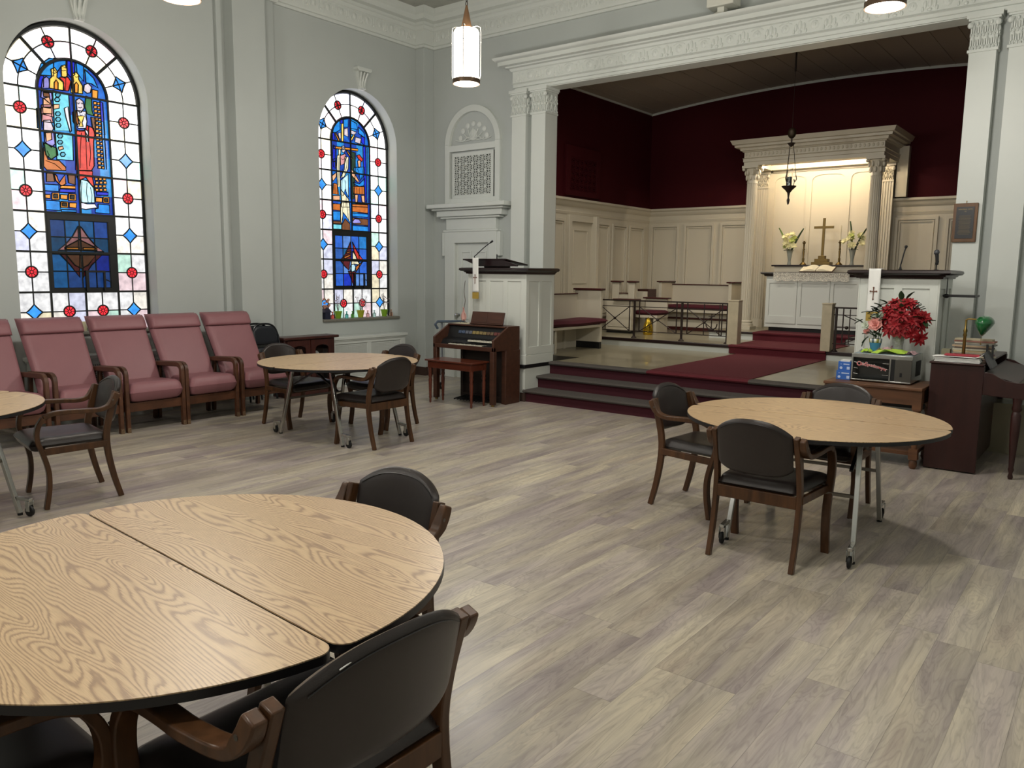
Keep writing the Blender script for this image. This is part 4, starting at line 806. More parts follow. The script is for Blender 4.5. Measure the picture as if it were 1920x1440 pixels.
# ------------------------------------------------------------ high-back recliner (faces +y)
def make_recliner():
    t=thing('high_back_chair','x','lounge chair')
    m=MB()
    def sf(u,v,s):
        x=(u-.5)*2;y=2*v-1; e=((1-abs(x)**14)*(1-abs(y)**14))**.5
        zc=.372+.022*v; return (x*.268,-.56+.575*v+.02,zc+s*(.098*e))
    m.closed(sf,14,14); m.build('seat_cushion',mauveM,t,smooth=70)
    m=MB()
    def bf(u,v,s):
        x=(u-.5)*2; w_=.275+.02*v; z=.38+.735*v; y=-.42-.40*v**1.1
        e=((1-abs(x)**22)*(1-abs(2*v-1)**20))**.5
        return (x*w_,y+s*.058*e,z)
    m.closed(bf,16,16); m.build('backrest',mauveM,t,smooth=70)
    m=MB()
    def hf(u,v,s):
        x=(u-.5)*2; z=.965+.145*v; y=-.42-.40*((z-.38)/.735)**1.1+.045
        e=((1-abs(x)**16)*(1-abs(2*v-1)**3.2))**.5
        return (x*.292,y+(.066*e if s>0 else -.02),z+.006*e*(1 if v>.5 else -1))
    m.closed(hf,18,10); m.build('head_cushion',mauveM,t,smooth=70)
    for sx in (-1,1):
        m=MB(); p=smoothpath([(0,-.02,0),(0,-.02,.3),(0,-.022,.55),(0,-.05,.612),(0,-.12,.625),(0,-.55,.60)],4)
        p=[Vector((0,-.02,0)),Vector((0,-.02,.57)),Vector((0,-.03,.60)),Vector((0,-.055,.62)),Vector((0,-.09,.628)),Vector((0,-.56,.605))]
        m.sweep([(sx*.292,q.y,q.z) for q in p],(1,0,0),.038,[.05,.05,.052,.052,.05,.045]); a=m.build('armrest',walnut2M,t,bevel=.006,smooth=50)
        m=MB(); m.box((sx*.292-.0175,-.046,0),(sx*.292+.0175,.006,.05)); m.build('worn_foot',scuffM,a,bevel=.003)
        m=MB(); m.sweep([(sx*.292,-.60,0),(sx*.292,-.55,.60)],(1,0,0),.034,.05); m.build('leg',walnut2M,t,bevel=.005)
        m=MB(); m.box((sx*.292-.014,-.56,.20),(sx*.292+.014,-.03,.30)); m.build('side_rail',walnut2M,t,bevel=.004)
    m=MB(); m.box((-.28,-.05,.20),(.28,-.02,.29)); m.build('apron',walnut2M,t,bevel=.004); m=MB(); m.box((-.28,-.56,.22),(.28,-.53,.30)); m.build('apron',walnut2M,t,bevel=.004)
    m=MB(); m.box((-.26,-.5,.27),(.26,-.06,.31)); m.build('seat_deck',blackM,t)
    return t
rc=make_recliner(); RT=tree(rc)
RY=[2.74,3.40,4.05,4.68,5.335]
RL=['mauve vinyl high-back recliner cut off by the left edge of the photo','mauve vinyl recliner under the left half of the large window, second from the left',
 'mauve vinyl high-back recliner in the middle of the row, partly behind the lone armchair','mauve vinyl high-back recliner just right of the large window, fourth from the left','rightmost mauve vinyl high-back recliner, beside the black folding chairs']
for i,y in enumerate(RY):
    place(rc if i==0 else dup(RT),(-7.68,y,0),-PI/2,RL[i],'mauve recliners along the window wall')
# ------------------------------------------------------------ folding chairs leaning on the wall
def folding_chair():
    t=thing('folding_chair','x','folding chair')
    m=MB(); 
    fp=[(-.20,0,0),(-.20,0,.70),(-.19,0,.82),(-.15,0,.91),(-.07,0,.95),(.07,0,.95),(.15,0,.91),(.19,0,.82),(.20,0,.70),(.20,0,0)]
    m.tube(smoothpath(fp,3),.012,8); m.build('frame',mat('black_enamel','17191d',.3,.2),t)
    def pf(w_,z0,z1,rc_,y):
        def f(u,v,s):
            x=(u-.5)*2; vv=v; top=max(0,(abs(x)-.55)/.45); zz=z0+(z1-z0-rc_*top**2)*v
            e=((1-abs(x)**10)*(1-abs(2*v-1)**8))**.4; return (x*w_,y+s*.014*e,zz)
        return f
    m=MB(); m.closed(pf(.185,.70,.93,.10,.0),12,8); m.build('backrest',mat('black_folding_vinyl','1b1e24',.4),t,smooth=70)
    m=MB(); m.closed(pf(.19,.30,.66,.05,.03),12,8); m.build('seat',mat('black_folding_vinyl'),t,smooth=70)
    m=MB(); m.tube([(-.17,.02,.03),(-.17,.02,.6)],.01,6); m.tube([(.17,.02,.03),(.17,.02,.6)],.01,6); m.tube([(-.17,.02,.12),(.17,.02,.12)],.008,6); m.build('rear_leg_frame',mat('black_enamel'),t)
    return t
fc=folding_chair(); FT=tree(fc)
for i,(x,y,lb) in enumerate(((-8.30,5.86,'front folded black chair leaning beside the rightmost recliner'),(-8.39,5.80,'folded black chair leaning behind the front one beside the rightmost recliner'))):
    o=place(fc if i==0 else dup(FT),(x,y,.004),-PI/2+.05,lb,'folded black chairs against the wall'); o.rotation_euler=(math.radians(8)*1,0,-PI/2+.05)
# ------------------------------------------------------------ glass-door cabinet
c=thing('glass_door_cabinet','low dark wood cabinet with arched glass doors between folding chairs and radiator cover','cabinet',(-8.56,6.5,0))
m=MB(); m.box((-8.58,6.10,.05),(-8.37,6.14,.73)); m.box((-8.58,6.86,.05),(-8.37,6.90,.73)); m.box((-8.58,6.10,.05),(-8.565,6.90,.73)); m.box((-8.58,6.12,.06),(-8.37,6.88,.10)); m.box((-8.58,6.12,.38),(-8.42,6.88,.40)); m.box((-8.585,6.08,0),(-8.36,6.92,.06)); m.build('body',mahogM,c,bevel=.004,world=True)
m=MB(); m.box((-8.59,6.07,.73),(-8.33,6.95,.765)); m.build('top',mahogM,c,bevel=.008,world=True)
for y0,y1 in ((6.14,6.495),(6.505,6.86)):
    m=MB(); X0,X1=-8.375,-8.355
    m.box((X0,y0,.10),(X1,y0+.07,.72)); m.box((X0,y1-.07,.10),(X1,y1,.72)); m.box((X0,y0,.10),(X1,y1,.19)); m.box((X0,y0,.66),(X1,y1,.72))
    n=12; w_=(y1-y0)/2-.07; yc=(y0+y1)/2
    for k in range(n):
        a=PI*k/n;b_=PI*(k+1)/n; q=[(yc+w_*math.cos(a),.60+.05*math.sin(a)),(yc+w_*math.cos(b_),.60+.05*math.sin(b_)),(yc+w_*math.cos(b_),.67),(yc+w_*math.cos(a),.67)]
        m.prism(q,X0,X1,'x')
    dr=m.build('door',mahogM,c,world=True); 
    m=MB(); m.box((X0+.008,y0+.06,.18),(X0+.011,y1-.06,.67)); m.build('glass_pane',glassM,dr,world=True)
for y,z,s_,lb in ((6.30,.40,1,'white china jar on the upper shelf of the glass-door cabinet, left door'),(6.68,.40,.8,'white china jar on the upper shelf of the glass-door cabinet, right door')):
    o=MB().at((-8.48,y,z)); o.lathe([(0,0),(.04*s_,0),(.055*s_,.04),(.06*s_,.09),(.045*s_,.13),(.03*s_,.15),(0,.16)],n=16); o.at(); tag(o.build('china_jar',whiteM),lb,'jar','white china in the glass-door cabinet')
# ------------------------------------------------------------ radiator covers
def radiator(y0,y1,label):
    c=thing('radiator_cover',label,'radiator cover',(-8.72,(y0+y1)/2,0),group='white perforated radiator covers')
    m=MB(); X1=-8.60
    m.box((XL+.02,y0,0),(X1-.02,y0+.02,.66)); m.box((XL+.02,y1-.02,0),(X1-.02,y1,.66))
    m.box((X1-.02,y0,.0),(X1,y0+.09,.66)); m.box((X1-.02,y1-.09,0),(X1,y1,.66)); yc=(y0+y1)/2; m.box((X1-.02,yc-.04,0),(X1,yc+.04,.66)); m.box((X1-.02,y0,.60),(X1,y1,.66)); m.box((X1-.02,y0,0),(X1,y1,.12)); m.build('frame',trimM,c,bevel=.003,world=True)
    m=MB(); m.box((XL+.01,y0-.03,.66),(X1+.03,y1+.03,.70)); m.box((XL+.01,y0-.01,.64),(X1+.015,y1+.01,.66)); m.build('top',trimM,c,bevel=.005,world=True)
    for a,b_ in ((y0+.09,yc-.04),(yc+.04,y1-.09)):
        m=MB(); n=int((b_-a)/.022)
        for i in range(n+1): y=a+(b_-a)*i/n; m.box((X1-.014,y-.0055,.12),(X1-.010,y+.0055,.60))
        for i in range(23): z=.12+.48*i/22; m.box((X1-.0145,a,z-.005),(X1-.0095,b_,z+.005))
        m.build('perforated_panel',trimM,c,world=True,smooth=0)
    m=MB(); m.box((X1-.05,y0+.03,.05),(X1-.045,y1-.03,.64)); m.build('heater_shadow_panel',mat('heater_shadow_tone','45433e',.7),c,world=True)  # dark sheet standing for the shaded inside of the cover
radiator(7.02,8.44,'white perforated radiator cover below the smaller window beside the dark cabinet')
radiator(3.30,4.72,'white perforated radiator cover behind the recliners below the large window')
# ------------------------------------------------------------ electric organ
o=thing('electric_organ','dark walnut two-manual electric organ in front of the left pulpit','organ',(-6.45,7.55,0))
Yf,Yb=7.31,7.82; X0,X1=-6.95,-5.96
def wb(name,a,b_,mt,p=None,**k):
    m=MB(); m.box(a,b_); return m.build(name,mt,p or o,world=True,**k)
for x in (X0,X1-.03):
    m=MB(); m.prism([(Yf,.665),(Yb,.665),(Yb,.955),(7.60,.955),(Yf,.80)],x,x+.03,'x'); m.build('side_panel',organM,o,bevel=.004,world=True)
for x,y in ((X0,Yf),(X1-.06,Yf)):
    m=MB(); m.box((x,y,.02),(x+.06,y+.06,.665)); lg=m.build('leg',organM,o,bevel=.004,world=True)
    m=MB().at((x+.03,y+.03,0)); m.lathe([(0,0),(.02,0),(.02,.02),(0,.02)],n=10); m.at(); m.build('glide',brassM,lg,world=True)
wb('key_rail',(X0,Yf+.0,.665),(X1,Yf+.04,.715),organM,bevel=.003)
wb('keybed',(X0+.02,Yf+.02,.665),(X1-.02,Yb,.69),organM)
m=MB(); m.box((X0+.03,7.56,.935),(X1-.03,Yb,.955)); m.build('top',organM,o,bevel=.004,world=True)
m=MB(); m.prism([(7.42,.70),(7.46,.76),(7.55,.79),(7.60,.93),(7.82,.94),(7.82,.69)],X0+.03,X1-.03,'x'); m.build('console_panel',blackM,o,world=True,smooth=20)
for xa,xb,ya,z in ((-6.72,-6.17,7.345,.717),(-6.47,-6.00,7.425,.768)):
    m=MB(); m.box((xa,ya,z-.012),(xb,ya+.10,z+.008)); k=m.build('keyboard',keyM,o,world=True)
    m=MB(); n=int((xb-xa)/.0235)
    for i in range(n+1): m.box((xa+i*.0235-.0008,ya-.001,z-.01),(xa+i*.0235+.0008,ya+.1,z+.0086))
    for i in range(n):
        if i%7 not in (2,6): m.box((xa+(i+1)*.0235-.006,ya+.035,z+.006),(xa+(i+1)*.0235+.006,ya+.1,z+.018))
    m.build('black_keys',blackM,k,world=True,smooth=0)
wb('cheek_block',(-6.17,7.345,.69),(-6.0,7.42,.722),blackM)
TABC=[('41506a'),('5b5f6b'),('8a7a4a'),('7b6b44'),('63503c'),('6b3a36')]
for i in range(12):
    x=-6.72+i*.058; m=MB(); m.at((x,7.575,.855),0,-.35); m.box((-.024,-.012,-.02),(.024,0,.02)); m.at(); m.build('stop_tab',mat('stop_tab_%s'%('blue','slate','ochre','olive','tan','rust')[i//2],TABC[i//2],.4),o,world=True,bevel=.003)
m=MB(); m.at((0,7.66,.955),0,-.28); m.box((-6.62,-.012,0),(-6.10,.004,.165)); m.box((-6.62,-.03,0),(-6.10,.0,.012)); 
for a,b_ in ((-6.60,-6.37),(-6.35,-6.12)): m.box((a,-.016,.02),(b_,-.012,.15))
m.at(); m.build('music_rack',organM,o,bevel=.003,world=True)
m=MB(); m.box((-6.72,7.63,.08),(-6.02,7.65,.665)); m.box((-6.74,7.60,0),(-6.70,7.82,.665)); m.box((-6.02,7.60,0),(-5.98,7.70,.665)); m.box((-6.74,7.60,.0),(-5.98,7.65,.08)); m.build('knee_panel',mat('organ_dark_grille','241813',.6),o,world=True)
m=MB(); m.box((-6.02,7.54,0),(-5.95,7.82,.665)); m.build('side_cabinet',organM,o,bevel=.004,world=True)
for i in range(9):
    m=MB(); x=-6.62+i*.05; m.at((x,7.42,.03),0,.08); m.box((-.008,-.08,0),(.008,.18,.018)); m.at(); m.build('pedal',blackM,o,bevel=.004,world=True)
m=MB(); m.box((-6.70,7.50,.01),(-6.15,7.60,.03)); m.build('pedal_frame',blackM,o,world=True)
# bench
o2=thing('organ_bench','reddish brown wooden bench with turned legs in front of the organ','bench',(-6.43,7.15,0))
TURN=[(.010,0),(.014,.03),(.012,.05),(.018,.08),(.015,.10),(.022,.32),(.016,.35),(.024,.38),(.018,.41),(.023,.43),(.023,.50)]
m=MB(); m.box((-6.82,7.02,.525),(-6.06,7.36,.545)); m.build('seat',benchwM,o2,bevel=.005,world=True)
m=MB(); m.box((-6.78,7.05,.44),(-6.10,7.07,.525)); m.box((-6.78,7.31,.44),(-6.10,7.33,.525)); m.box((-6.78,7.05,.44),(-6.76,7.33,.525)); m.box((-6.12,7.05,.44),(-6.10,7.33,.525)); m.build('apron',benchwM,o2,bevel=.003,world=True)
for x in (-6.775,-6.105):
    for y in (7.075,7.305):
        m=MB(); m.lathe([(r_*1.05,z*.9) for r_,z in TURN],(x,y,0),14); m.box((x-.022,y-.022,.44),(x+.022,y+.022,.525)); m.build('leg',benchwM,o2,world=True)
# cup, shell lamp, sheet on the organ
m=MB().at((-6.20,7.76,.955)); m.lathe([(.028,0),(.036,.10),(.038,.11),(.035,.11),(.027,.004),(0,.004)],n=18); m.at(); tag(m.build('plastic_cup',mat('frosted_plastic','d6dae6',.3,trans=.5)),'frosted clear plastic cup on top of the organ behind its music rack','cup')
t=thing('shell_ornament','small pink shell ornament on the organ top, left of its music rack','ornament',(-6.80,7.72,.955))
m=MB(); m.grid(lambda u,v:(-6.80+(u-.5)*.13*(1-.5*v)*math.sin(PI*min(1,v+.15)),7.72+.02*math.cos(10*u)*.4,.99+.17*v),14,8); m.build('shell',mat('pink_shell','c99a92',.5),t,world=True).modifiers.new('t','SOLIDIFY').thickness=.008
m=MB(); m.tube([(-6.86,7.72,.955),(-6.80,7.72,1.0),(-6.74,7.72,.955)],.004,6); m.tube([(-6.80,7.75,.955),(-6.80,7.72,1.0)],.004,6); m.tube(smoothpath([(-6.79,7.72,1.15),(-6.77,7.72,1.25),(-6.79,7.72,1.36),(-6.77,7.72,1.5)],4),.004,5); m.build('wire_stand',mat('pewter','6a625c',.5,.6),t,world=True)
m=MB(); m.box((-6.90,7.62,.955),(-6.66,7.80,.960)); tag(m.build('doily',mat('cream_paper','c9c2a6',.7)),'small cream mat on the left end of the organ top','mat')
# trolley behind the organ
t=thing('trolley','grey metal trolley with blue-grey handle behind the organ by the side door','trolley',(-7.44,8.05,0))
m=MB(); m.tube([(-7.44,8.0,.10),(-7.44,8.0,.92)],.016,8); m.tube([(-7.25,8.3,.10),(-7.25,8.3,.92)],.016,8); m.tube([(-7.44,8.0,.35),(-7.25,8.3,.35)],.012,8); m.tube([(-7.44,8.0,.62),(-7.25,8.3,.62)],.012,8); m.build('frame',mat('grey_enamel','8b9096',.4,.5),t,world=True)
m=MB(); m.tube([(-7.46,7.94,.84),(-7.47,7.90,.90),(-7.44,7.92,.94),(-7.22,8.22,.94)],.018,8); m.build('handle',mat('blue_grey_grip','4c5866',.5),t,world=True)
for x,y in ((-7.44,8.0),(-7.25,8.3)):
    m=MB().at((x-.012,y,.05),PI/2,PI/2); m.lathe([(0,-.012),(.05,-.012),(.05,.012),(0,.012)],n=18); m.at(); wl=m.build('wheel',rubberM,t,world=True)
    m=MB().at((x-.012,y,.05),PI/2,PI/2); m.lathe([(0,-.015),(.022,-.015),(.022,.015),(0,.015)],n=12); m.at(); m.build('hub',steelM,wl,world=True)
# ------------------------------------------------------------ pulpits
def pulpit(x0,x1,label,xd):
    c=thing('pulpit',label,'pulpit',((x0+x1)/2,8.2,ZS),group='white panelled pulpits')
    y0,y1=7.92,8.50
    m=MB(); m.box((x0,y0,ZS),(x1,y1,1.60)); m.box((x0-.02,y0-.02,ZS),(x1+.02,y1,ZS+.115)); m.prism([(y0-.02,ZS+.115),(y0,ZS+.135),(y0,ZS+.115)],x0-.02,x1+.02,'x'); m.build('body',pulpM,c,bevel=.003,world=True,smooth=0)
    m=MB(); n=2 if x1-x0<.8 else 3; st=.07; d_=.012
    ws=(x1-x0-st*(n+1))/n
    m.box((x0,y0-d_,1.50),(x1,y0,1.60)); m.box((x0,y0-d_,ZS+.12),(x1,y0,ZS+.22))
    for i in range(n+1): xx=x0+i*(ws+st); m.box((xx,y0-d_,ZS+.12),(xx+st,y0,1.60))
    for X,sg in ((x1,1),(x0,-1)):
        a,b_=(X,X+d_*sg); m.box((a,y0-d_,1.50),(b_,y1,1.60)); m.box((a,y0-d_,ZS+.12),(b_,y1,ZS+.22))
        for yy in (y0-d_,y0+.26,y1-.05): m.box((a,yy,ZS+.12),(b_,yy+.06,1.60))
    m.build('panel_frame',pulpM,c,bevel=.004,world=True,smooth=0)
    CPp=[(0,1.59),(.03,1.59),(.035,1.605),(.05,1.61),(.055,1.62),(.085,1.625),(.10,1.64),(.095,1.66),(.07,1.668),(0,1.668)]
    m=MB(); m.profx(CPp,[(x0,y1,-1,0),(x0,y0,-1,-1),(x1,y0,1,-1),(x1,y1,1,0)]); m.box((x0,y0,1.60),(x1,y1+.05,1.667)); m.build('cap',capM,c,world=True,smooth=40)
    return c
pulpit(-6.87,-5.945,'white panelled pulpit with dark cap left of the red steps behind the organ',0)
pulpit(-2.03,-1.37,'white panelled pulpit with dark cap right of the red steps behind the poinsettias',0)
# reading desk on the left pulpit
t=thing('reading_desk','dark tilted wooden reading desk standing on the left pulpit','book stand',(-6.6,8.15,1.668))
m=MB(); m.prism([(7.93,1.782),(7.93,1.765),(8.40,1.70),(8.40,1.717)],-7.0,-6.28,'x'); m.build('book_rest',capM,t,bevel=.004,world=True)
m=MB(); m.prism([(-7.0,1.775),(-6.36,1.775),(-6.10,1.70),(-6.10,1.685),(-6.75,1.685)],7.935,7.955,'y'); m.build('front_board',capM,t,world=True,bevel=.003)
m=MB(); m.box((-6.70,8.0,1.668),(-6.45,8.25,1.76)); m.build('support',capM,t,world=True,bevel=.01)
def gooseneck(x,y,z,dx,dy,h,label):
    t=thing('gooseneck_microphone',label,'microphone',(x,y,z),group='black gooseneck microphones on the pulpits')
    m=MB(); m.tube(smoothpath([(0,0,0),(.005*dx,0,.05),(dx*.12,dy*.12,h*.3),(dx*.55,dy*.55,h*.68),(dx*.93,dy*.93,h*.95)],4),.006,8); m.lathe([(0,0),(.018,0),(.018,.008),(.01,.014),(.009,.03)],n=10); m.build('stem',blackM,t)
    m=MB(); m.tube([(dx*.9,dy*.9,h*.93),(dx,dy,h)],[.011,.013],8); m.ball((dx,dy,h),(.014,.014,.014),8,6); m.build('capsule',blackM,t)
gooseneck(-6.90,8.05,1.765,.30,0,.24,'thin black gooseneck microphone bending right on the left pulpit')
gooseneck(-1.74,8.12,1.668,.035,0,.215,'thin black gooseneck microphone on the right pulpit, left of the clip microphone')
t=thing('clip_microphone','black handheld microphone in a stand at the right end of the right pulpit','microphone',(-1.44,8.12,1.668))
m=MB(); m.tube([(0,0,0),(0,0,.06)],.005,8); m.lathe([(0,0),(.02,0),(.02,.006),(0,.006)],n=10); m.tube([(0,0,.05),(.006,-.005,.085)],.014,8); m.build('stand',blackM,t)
m=MB(); m.tube([(.008,-.01,.06),(-.002,-.01,.14)],[.012,.016],10); m.build('microphone_body',blackM,t)
m=MB(); m.ball((-.005,-.01,.160),(.024,.024,.026),12,8); m.build('microphone_head',mat('mesh_grey','55565a',.5,.6),t)
m=MB().at((-6.56,8.1,1.765)); m.tube([(0,0,0),(0,0,.075)],.008,8); m.at(); tag(m.build('upright_post',blackM),'short black upright post on the reading desk of the left pulpit','post')
def stole(x0,x1,zt,zb,y,ztop2,label):
    t=thing('altar_stole',label,'cloth',((x0+x1)/2,y,zb),group='white stoles hanging over the pulpits')
    def f(u,v):
        z=zt-(zt-zb-.085)*v; return (x0+(x1-x0)*u,y-.012+.006*math.sin(3*v+4*u)+(.0 if v>.05 else 0),z)
    m=MB(); m.grid(f,6,20); m.grid(lambda u,v:(x0+(x1-x0)*u,y-.012+.16*v,zt+.002),6,2); a=m.build('cloth',clothM,t,world=True); a.modifiers.new('s','SOLIDIFY').thickness=.003
    m=MB(); m.box((x0,y-.014,zb),(x1,y-.009,zb+.085)); m.build('gold_end',goldM,t,world=True)
    xc=(x0+x1)/2; zc=zt-.27 if ztop2 is None else ztop2
    m=MB(); Y=y-.026
    m.box((xc-.004,Y,zc-.06),(xc+.004,Y+.003,zc+.045)); m.box((xc-.026,Y,zc+.008),(xc+.026,Y+.003,zc+.016))
    for a_,b_ in ((xc-.026,zc+.012),(xc+.026,zc+.012),(xc,zc+.045),(xc,zc-.06)): m.ball((a_,Y+.001,b_),(.008,.003,.008),8,4)
    m.build('embroidered_cross',mat('brown_thread','6b4636',.6),t,world=True)
stole(-6.725,-6.62,1.79,1.27,7.82,1.53,'white stole with small cross and gold end hanging from the left pulpit')
stole(-1.935,-1.83,1.676,1.20,7.82,1.46,'white stole with small cross and gold end hanging on the right pulpit')
m=MB(); m.box((-1.34,8.05,1.43),(-1.10,8.30,1.45)); m.ball((-1.33,8.06,1.44),(.03,.03,.02),8,6); m.tube([(-1.33,8.07,1.45),(-1.33,8.07,1.60)],.004,6); tag(m.build('side_shelf',blackM),'small dark shelf bracket on the side of the right pulpit','shelf')
# ------------------------------------------------------------ side table with the cookie oven
t=thing('side_table','worn brown wooden side table with turned legs below the right pulpit','table',(-1.67,7.5,0))
m=MB(); m.box((-2.10,7.20,.665),(-1.305,7.80,.69)); m.build('tabletop',tablewM,t,bevel=.005,world=True)
m=MB(); m.box((-2.06,7.23,.54),(-1.32,7.25,.665)); m.box((-2.06,7.75,.54),(-1.32,7.77,.665)); m.box((-2.06,7.23,.54),(-2.04,7.77,.665)); m.box((-1.34,7.23,.54),(-1.32,7.77,.665)); m.build('apron',tablewM,t,bevel=.003,world=True)
for x in (-2.06,-1.343):
    for y in (7.26,7.74):
        m=MB(); m.lathe([(.02,0),(.032,.02),(.032,.06),(.022,.08),(.03,.10),(.022,.13),(.024,.2),(.033,.36),(.024,.41),(.034,.44),(.022,.47),(.034,.50),(.034,.53)],(x,y,0),14); m.box((x-.034,y-.034,.50),(x+.034,y+.034,.66)); m.box((x-.034,y-.034,.08),(x+.034,y+.034,.17)); m.build('leg',tablewM,t,world=True)
m=MB(); m.box((-2.05,7.30,.10),(-1.34,7.70,.13)); m.build('lower_shelf',tablewM,t,world=True)
t=thing('cookie_oven','stainless countertop cookie oven with glass door on the brown side table','oven',(-1.66,7.55,.69))
X0,X1,Y0,Y1,Z0,Z1=-1.915,-1.43,7.36,7.80,.70,.935
m=MB(); m.box((X0,Y0+.012,Z0),(X1,Y1,Z1)); m.box((X0-.002,Y0,Z1-.035),(X1+.004,Y0+.02,Z1)); m.box((X0-.002,Y0,Z0),(X0+.012,Y0+.02,Z1)); m.box((X0,Y0,Z0),(X1,Y0+.02,Z0+.012)); m.build('body',steelM,t,bevel=.003,world=True)
m=MB(); m.box((X0+.012,Y0+.004,Z0+.012),(-1.60,Y0+.010,Z1-.035)); dr=m.build('glass_door',mat('dark_oven_glass','121413',.08,coat=.6),t,world=True)
m=MB(); m.box((-1.604,Y0-.004,Z0+.01),(-1.592,Y0+.012,Z1-.035)); m.build('door_handle_strip',chromeM,t,world=True)
m=MB(); m.box((-1.59,Y0+.002,Z0+.012),(-1.56,Y0+.012,Z1-.035)); m.build('control_gap',blackM,t,world=True)
m=MB(); m.box((-1.56,Y0+.0,Z0+.012),(X1,Y0+.012,Z1-.035)); m.build('control_panel',dsteelM,t,world=True)
m=MB(); m.box((-1.518,Y0-.004,.755),(-1.50,Y0,.79)); m.build('power_switch',blackM,t,world=True)
for z in (.76,.81,.86):
    m=MB(); m.tube([(X0+.02,Y0+.002,z),(-1.86,Y0+.002,z-.006)],.0018,5); m.tube([(-1.66,Y0+.002,z),(-1.61,Y0+.002,z)],.0018,5); m.build('wire_rack',chromeM,t,world=True)
m=MB()
for i in range(9): m.box((X1,7.55+i*.02,.75),(X1+.004,7.56+i*.02,.88))
m.build('vent_louvres',blackM,t,world=True)
def text(s_,name,loc,size,mt,parent,rx=PI/2,rz=0,ext=.001,off=0,ax='CENTER'):
    cu=bpy.data.curves.new(name,'FONT'); cu.body=s_; cu.size=size; cu.extrude=ext; cu.offset=off; cu.align_x=ax; cu.align_y='CENTER'
    o=bpy.data.objects.new(name,cu); col.objects.link(o)
    dg=bpy.context.evaluated_depsgraph_get(); me=bpy.data.meshes.new_from_object(o.evaluated_get(dg)); bpy.data.objects.remove(o)
    me.materials.clear(); me.materials.append(mt)
    o=bpy.data.objects.new(name,me); col.objects.link(o); o.parent=parent
    tl=Vector((0,0,0)); q=parent
    while q: tl+=q.location; q=q.parent
    o.location=Vector(loc)-tl; o.rotation_euler=(rx,0,rz); return o
# brand lettering as on the door, each letter set on a gentle wave
wd='OtisSpunkmeyer'; cw=[.030,.014,.009,.014,.022,.019,.019,.019,.017,.028,.018,.018,.018,.014]
x=-1.865
for i,chh in enumerate(wd):
    tt=(i+.5)/len(wd); zz=.845+.010*math.sin(tt*PI*1.2)-.034*tt; sz=.050 if chh in 'OS' else .036
    xx=x+cw[i]*.45; x+=cw[i]*.93
    text(chh,'lettering_outline',(xx,Y0+.0025,zz),sz,whiteM,dr,ext=.0006,off=.0019)
    text(chh,'lettering',(xx,Y0+.001,zz),sz,redtM,dr,ext=.0006,off=.0003)
def carton(x0,x1,y0,y1,z0,z1,label):
    t=thing('blue_carton',label,'box',((x0+x1)/2,(y0+y1)/2,z0),group='small blue cartons beside the oven')
    m=MB(); m.box((x0,y0,z0),(x1,y1,z1)); m.build('carton',boxbM,t,world=True,bevel=.002)
    m=MB(); m.box((x0+.045,y0-.001,z1-.027),(x1-.01,y0,z1-.017)); m.box((x0+.02,y0-.001,z1-.024),(x0+.03,y0,z1-.02)); 
    m.box((x1-.03,y0-.001,z0+.012),(x1-.006,y0,z0+.036)) 
    m.at((x0+.026,y0-.0006,z0+.024),0,PI/2); m.lathe([(0,0),(.012,0),(.012,.001),(0,.001)],n=14); m.at(); m.build('printed_marks',mat('pale_blue_print','b9c8e6',.5),t,world=True)
carton(-2.045,-1.925,7.38,7.52,.69,.77,'lower of two small blue cartons left of the cookie oven')
carton(-2.035,-1.93,7.39,7.52,.77,.85,'upper of two small blue cartons left of the cookie oven')
m=MB(); m.box((-2.02,7.40,.85),(-1.94,7.50,.862)); tag(m.build('white_packet',paperM),'white packet lying on the blue cartons','packet')
# papers on the oven
def sheet(name,pts,z,mt,label,cat='paper',lift=.0):
    m=MB(); n=len(pts); m.add([(x,y,z+(lift*(1 if i%2 else 0))) for i,(x,y) in enumerate(pts)],[list(range(n))]); o=m.build(name,mt); o.modifiers.new('s','SOLIDIFY').thickness=.002; return tag(o,label,cat)
sheet('tray_liner',[(-1.90,7.37),(-1.44,7.37),(-1.44,7.78),(-1.90,7.78)],.937,mat('blue_grey_paper','8f9aa0',.6),'blue-grey sheet covering the top of the cookie oven')
def crumple(name,x0,x1,y0,y1,z,h,mt,label,seed):
    rr=random.Random(seed); hs=[[rr.random() for _ in range(6)] for _ in range(6)]
    m=MB(); m.grid(lambda u,v:(x0+(x1-x0)*u,y0+(y1-y0)*v,z+h*hs[int(u*5+.5)][int(v*5+.5)]*(.3+.7*math.sin(PI*u))),5,5); o=m.build(name,mt,smooth=0); o.modifiers.new('s','SOLIDIFY').thickness=.0015; tag(o,label,'tissue paper')
crumple('tissue_paper',-1.77,-1.50,7.40,7.58,.942,.05,greenpM,'crumpled lime green tissue paper in front of the vases on the oven',3)
crumple('tissue_paper',-1.86,-1.78,7.40,7.55,.942,.045,greenpM,'small lime green tissue piece on the left of the oven top',5)
crumple('tissue_paper',-1.76,-1.60,7.50,7.68,.95,.05,pinkpM,'faded pink tissue paper between the two flower pots on the oven',8)
crumple('tissue_paper',-1.50,-1.43,7.45,7.60,.942,.04,pinkpM,'faded pink tissue corner at the right of the oven top',9)
crumple('tissue_paper',-1.90,-1.84,7.50,7.62,.942,.03,paperM,'crumpled white tissue at the back left of the oven top',10)
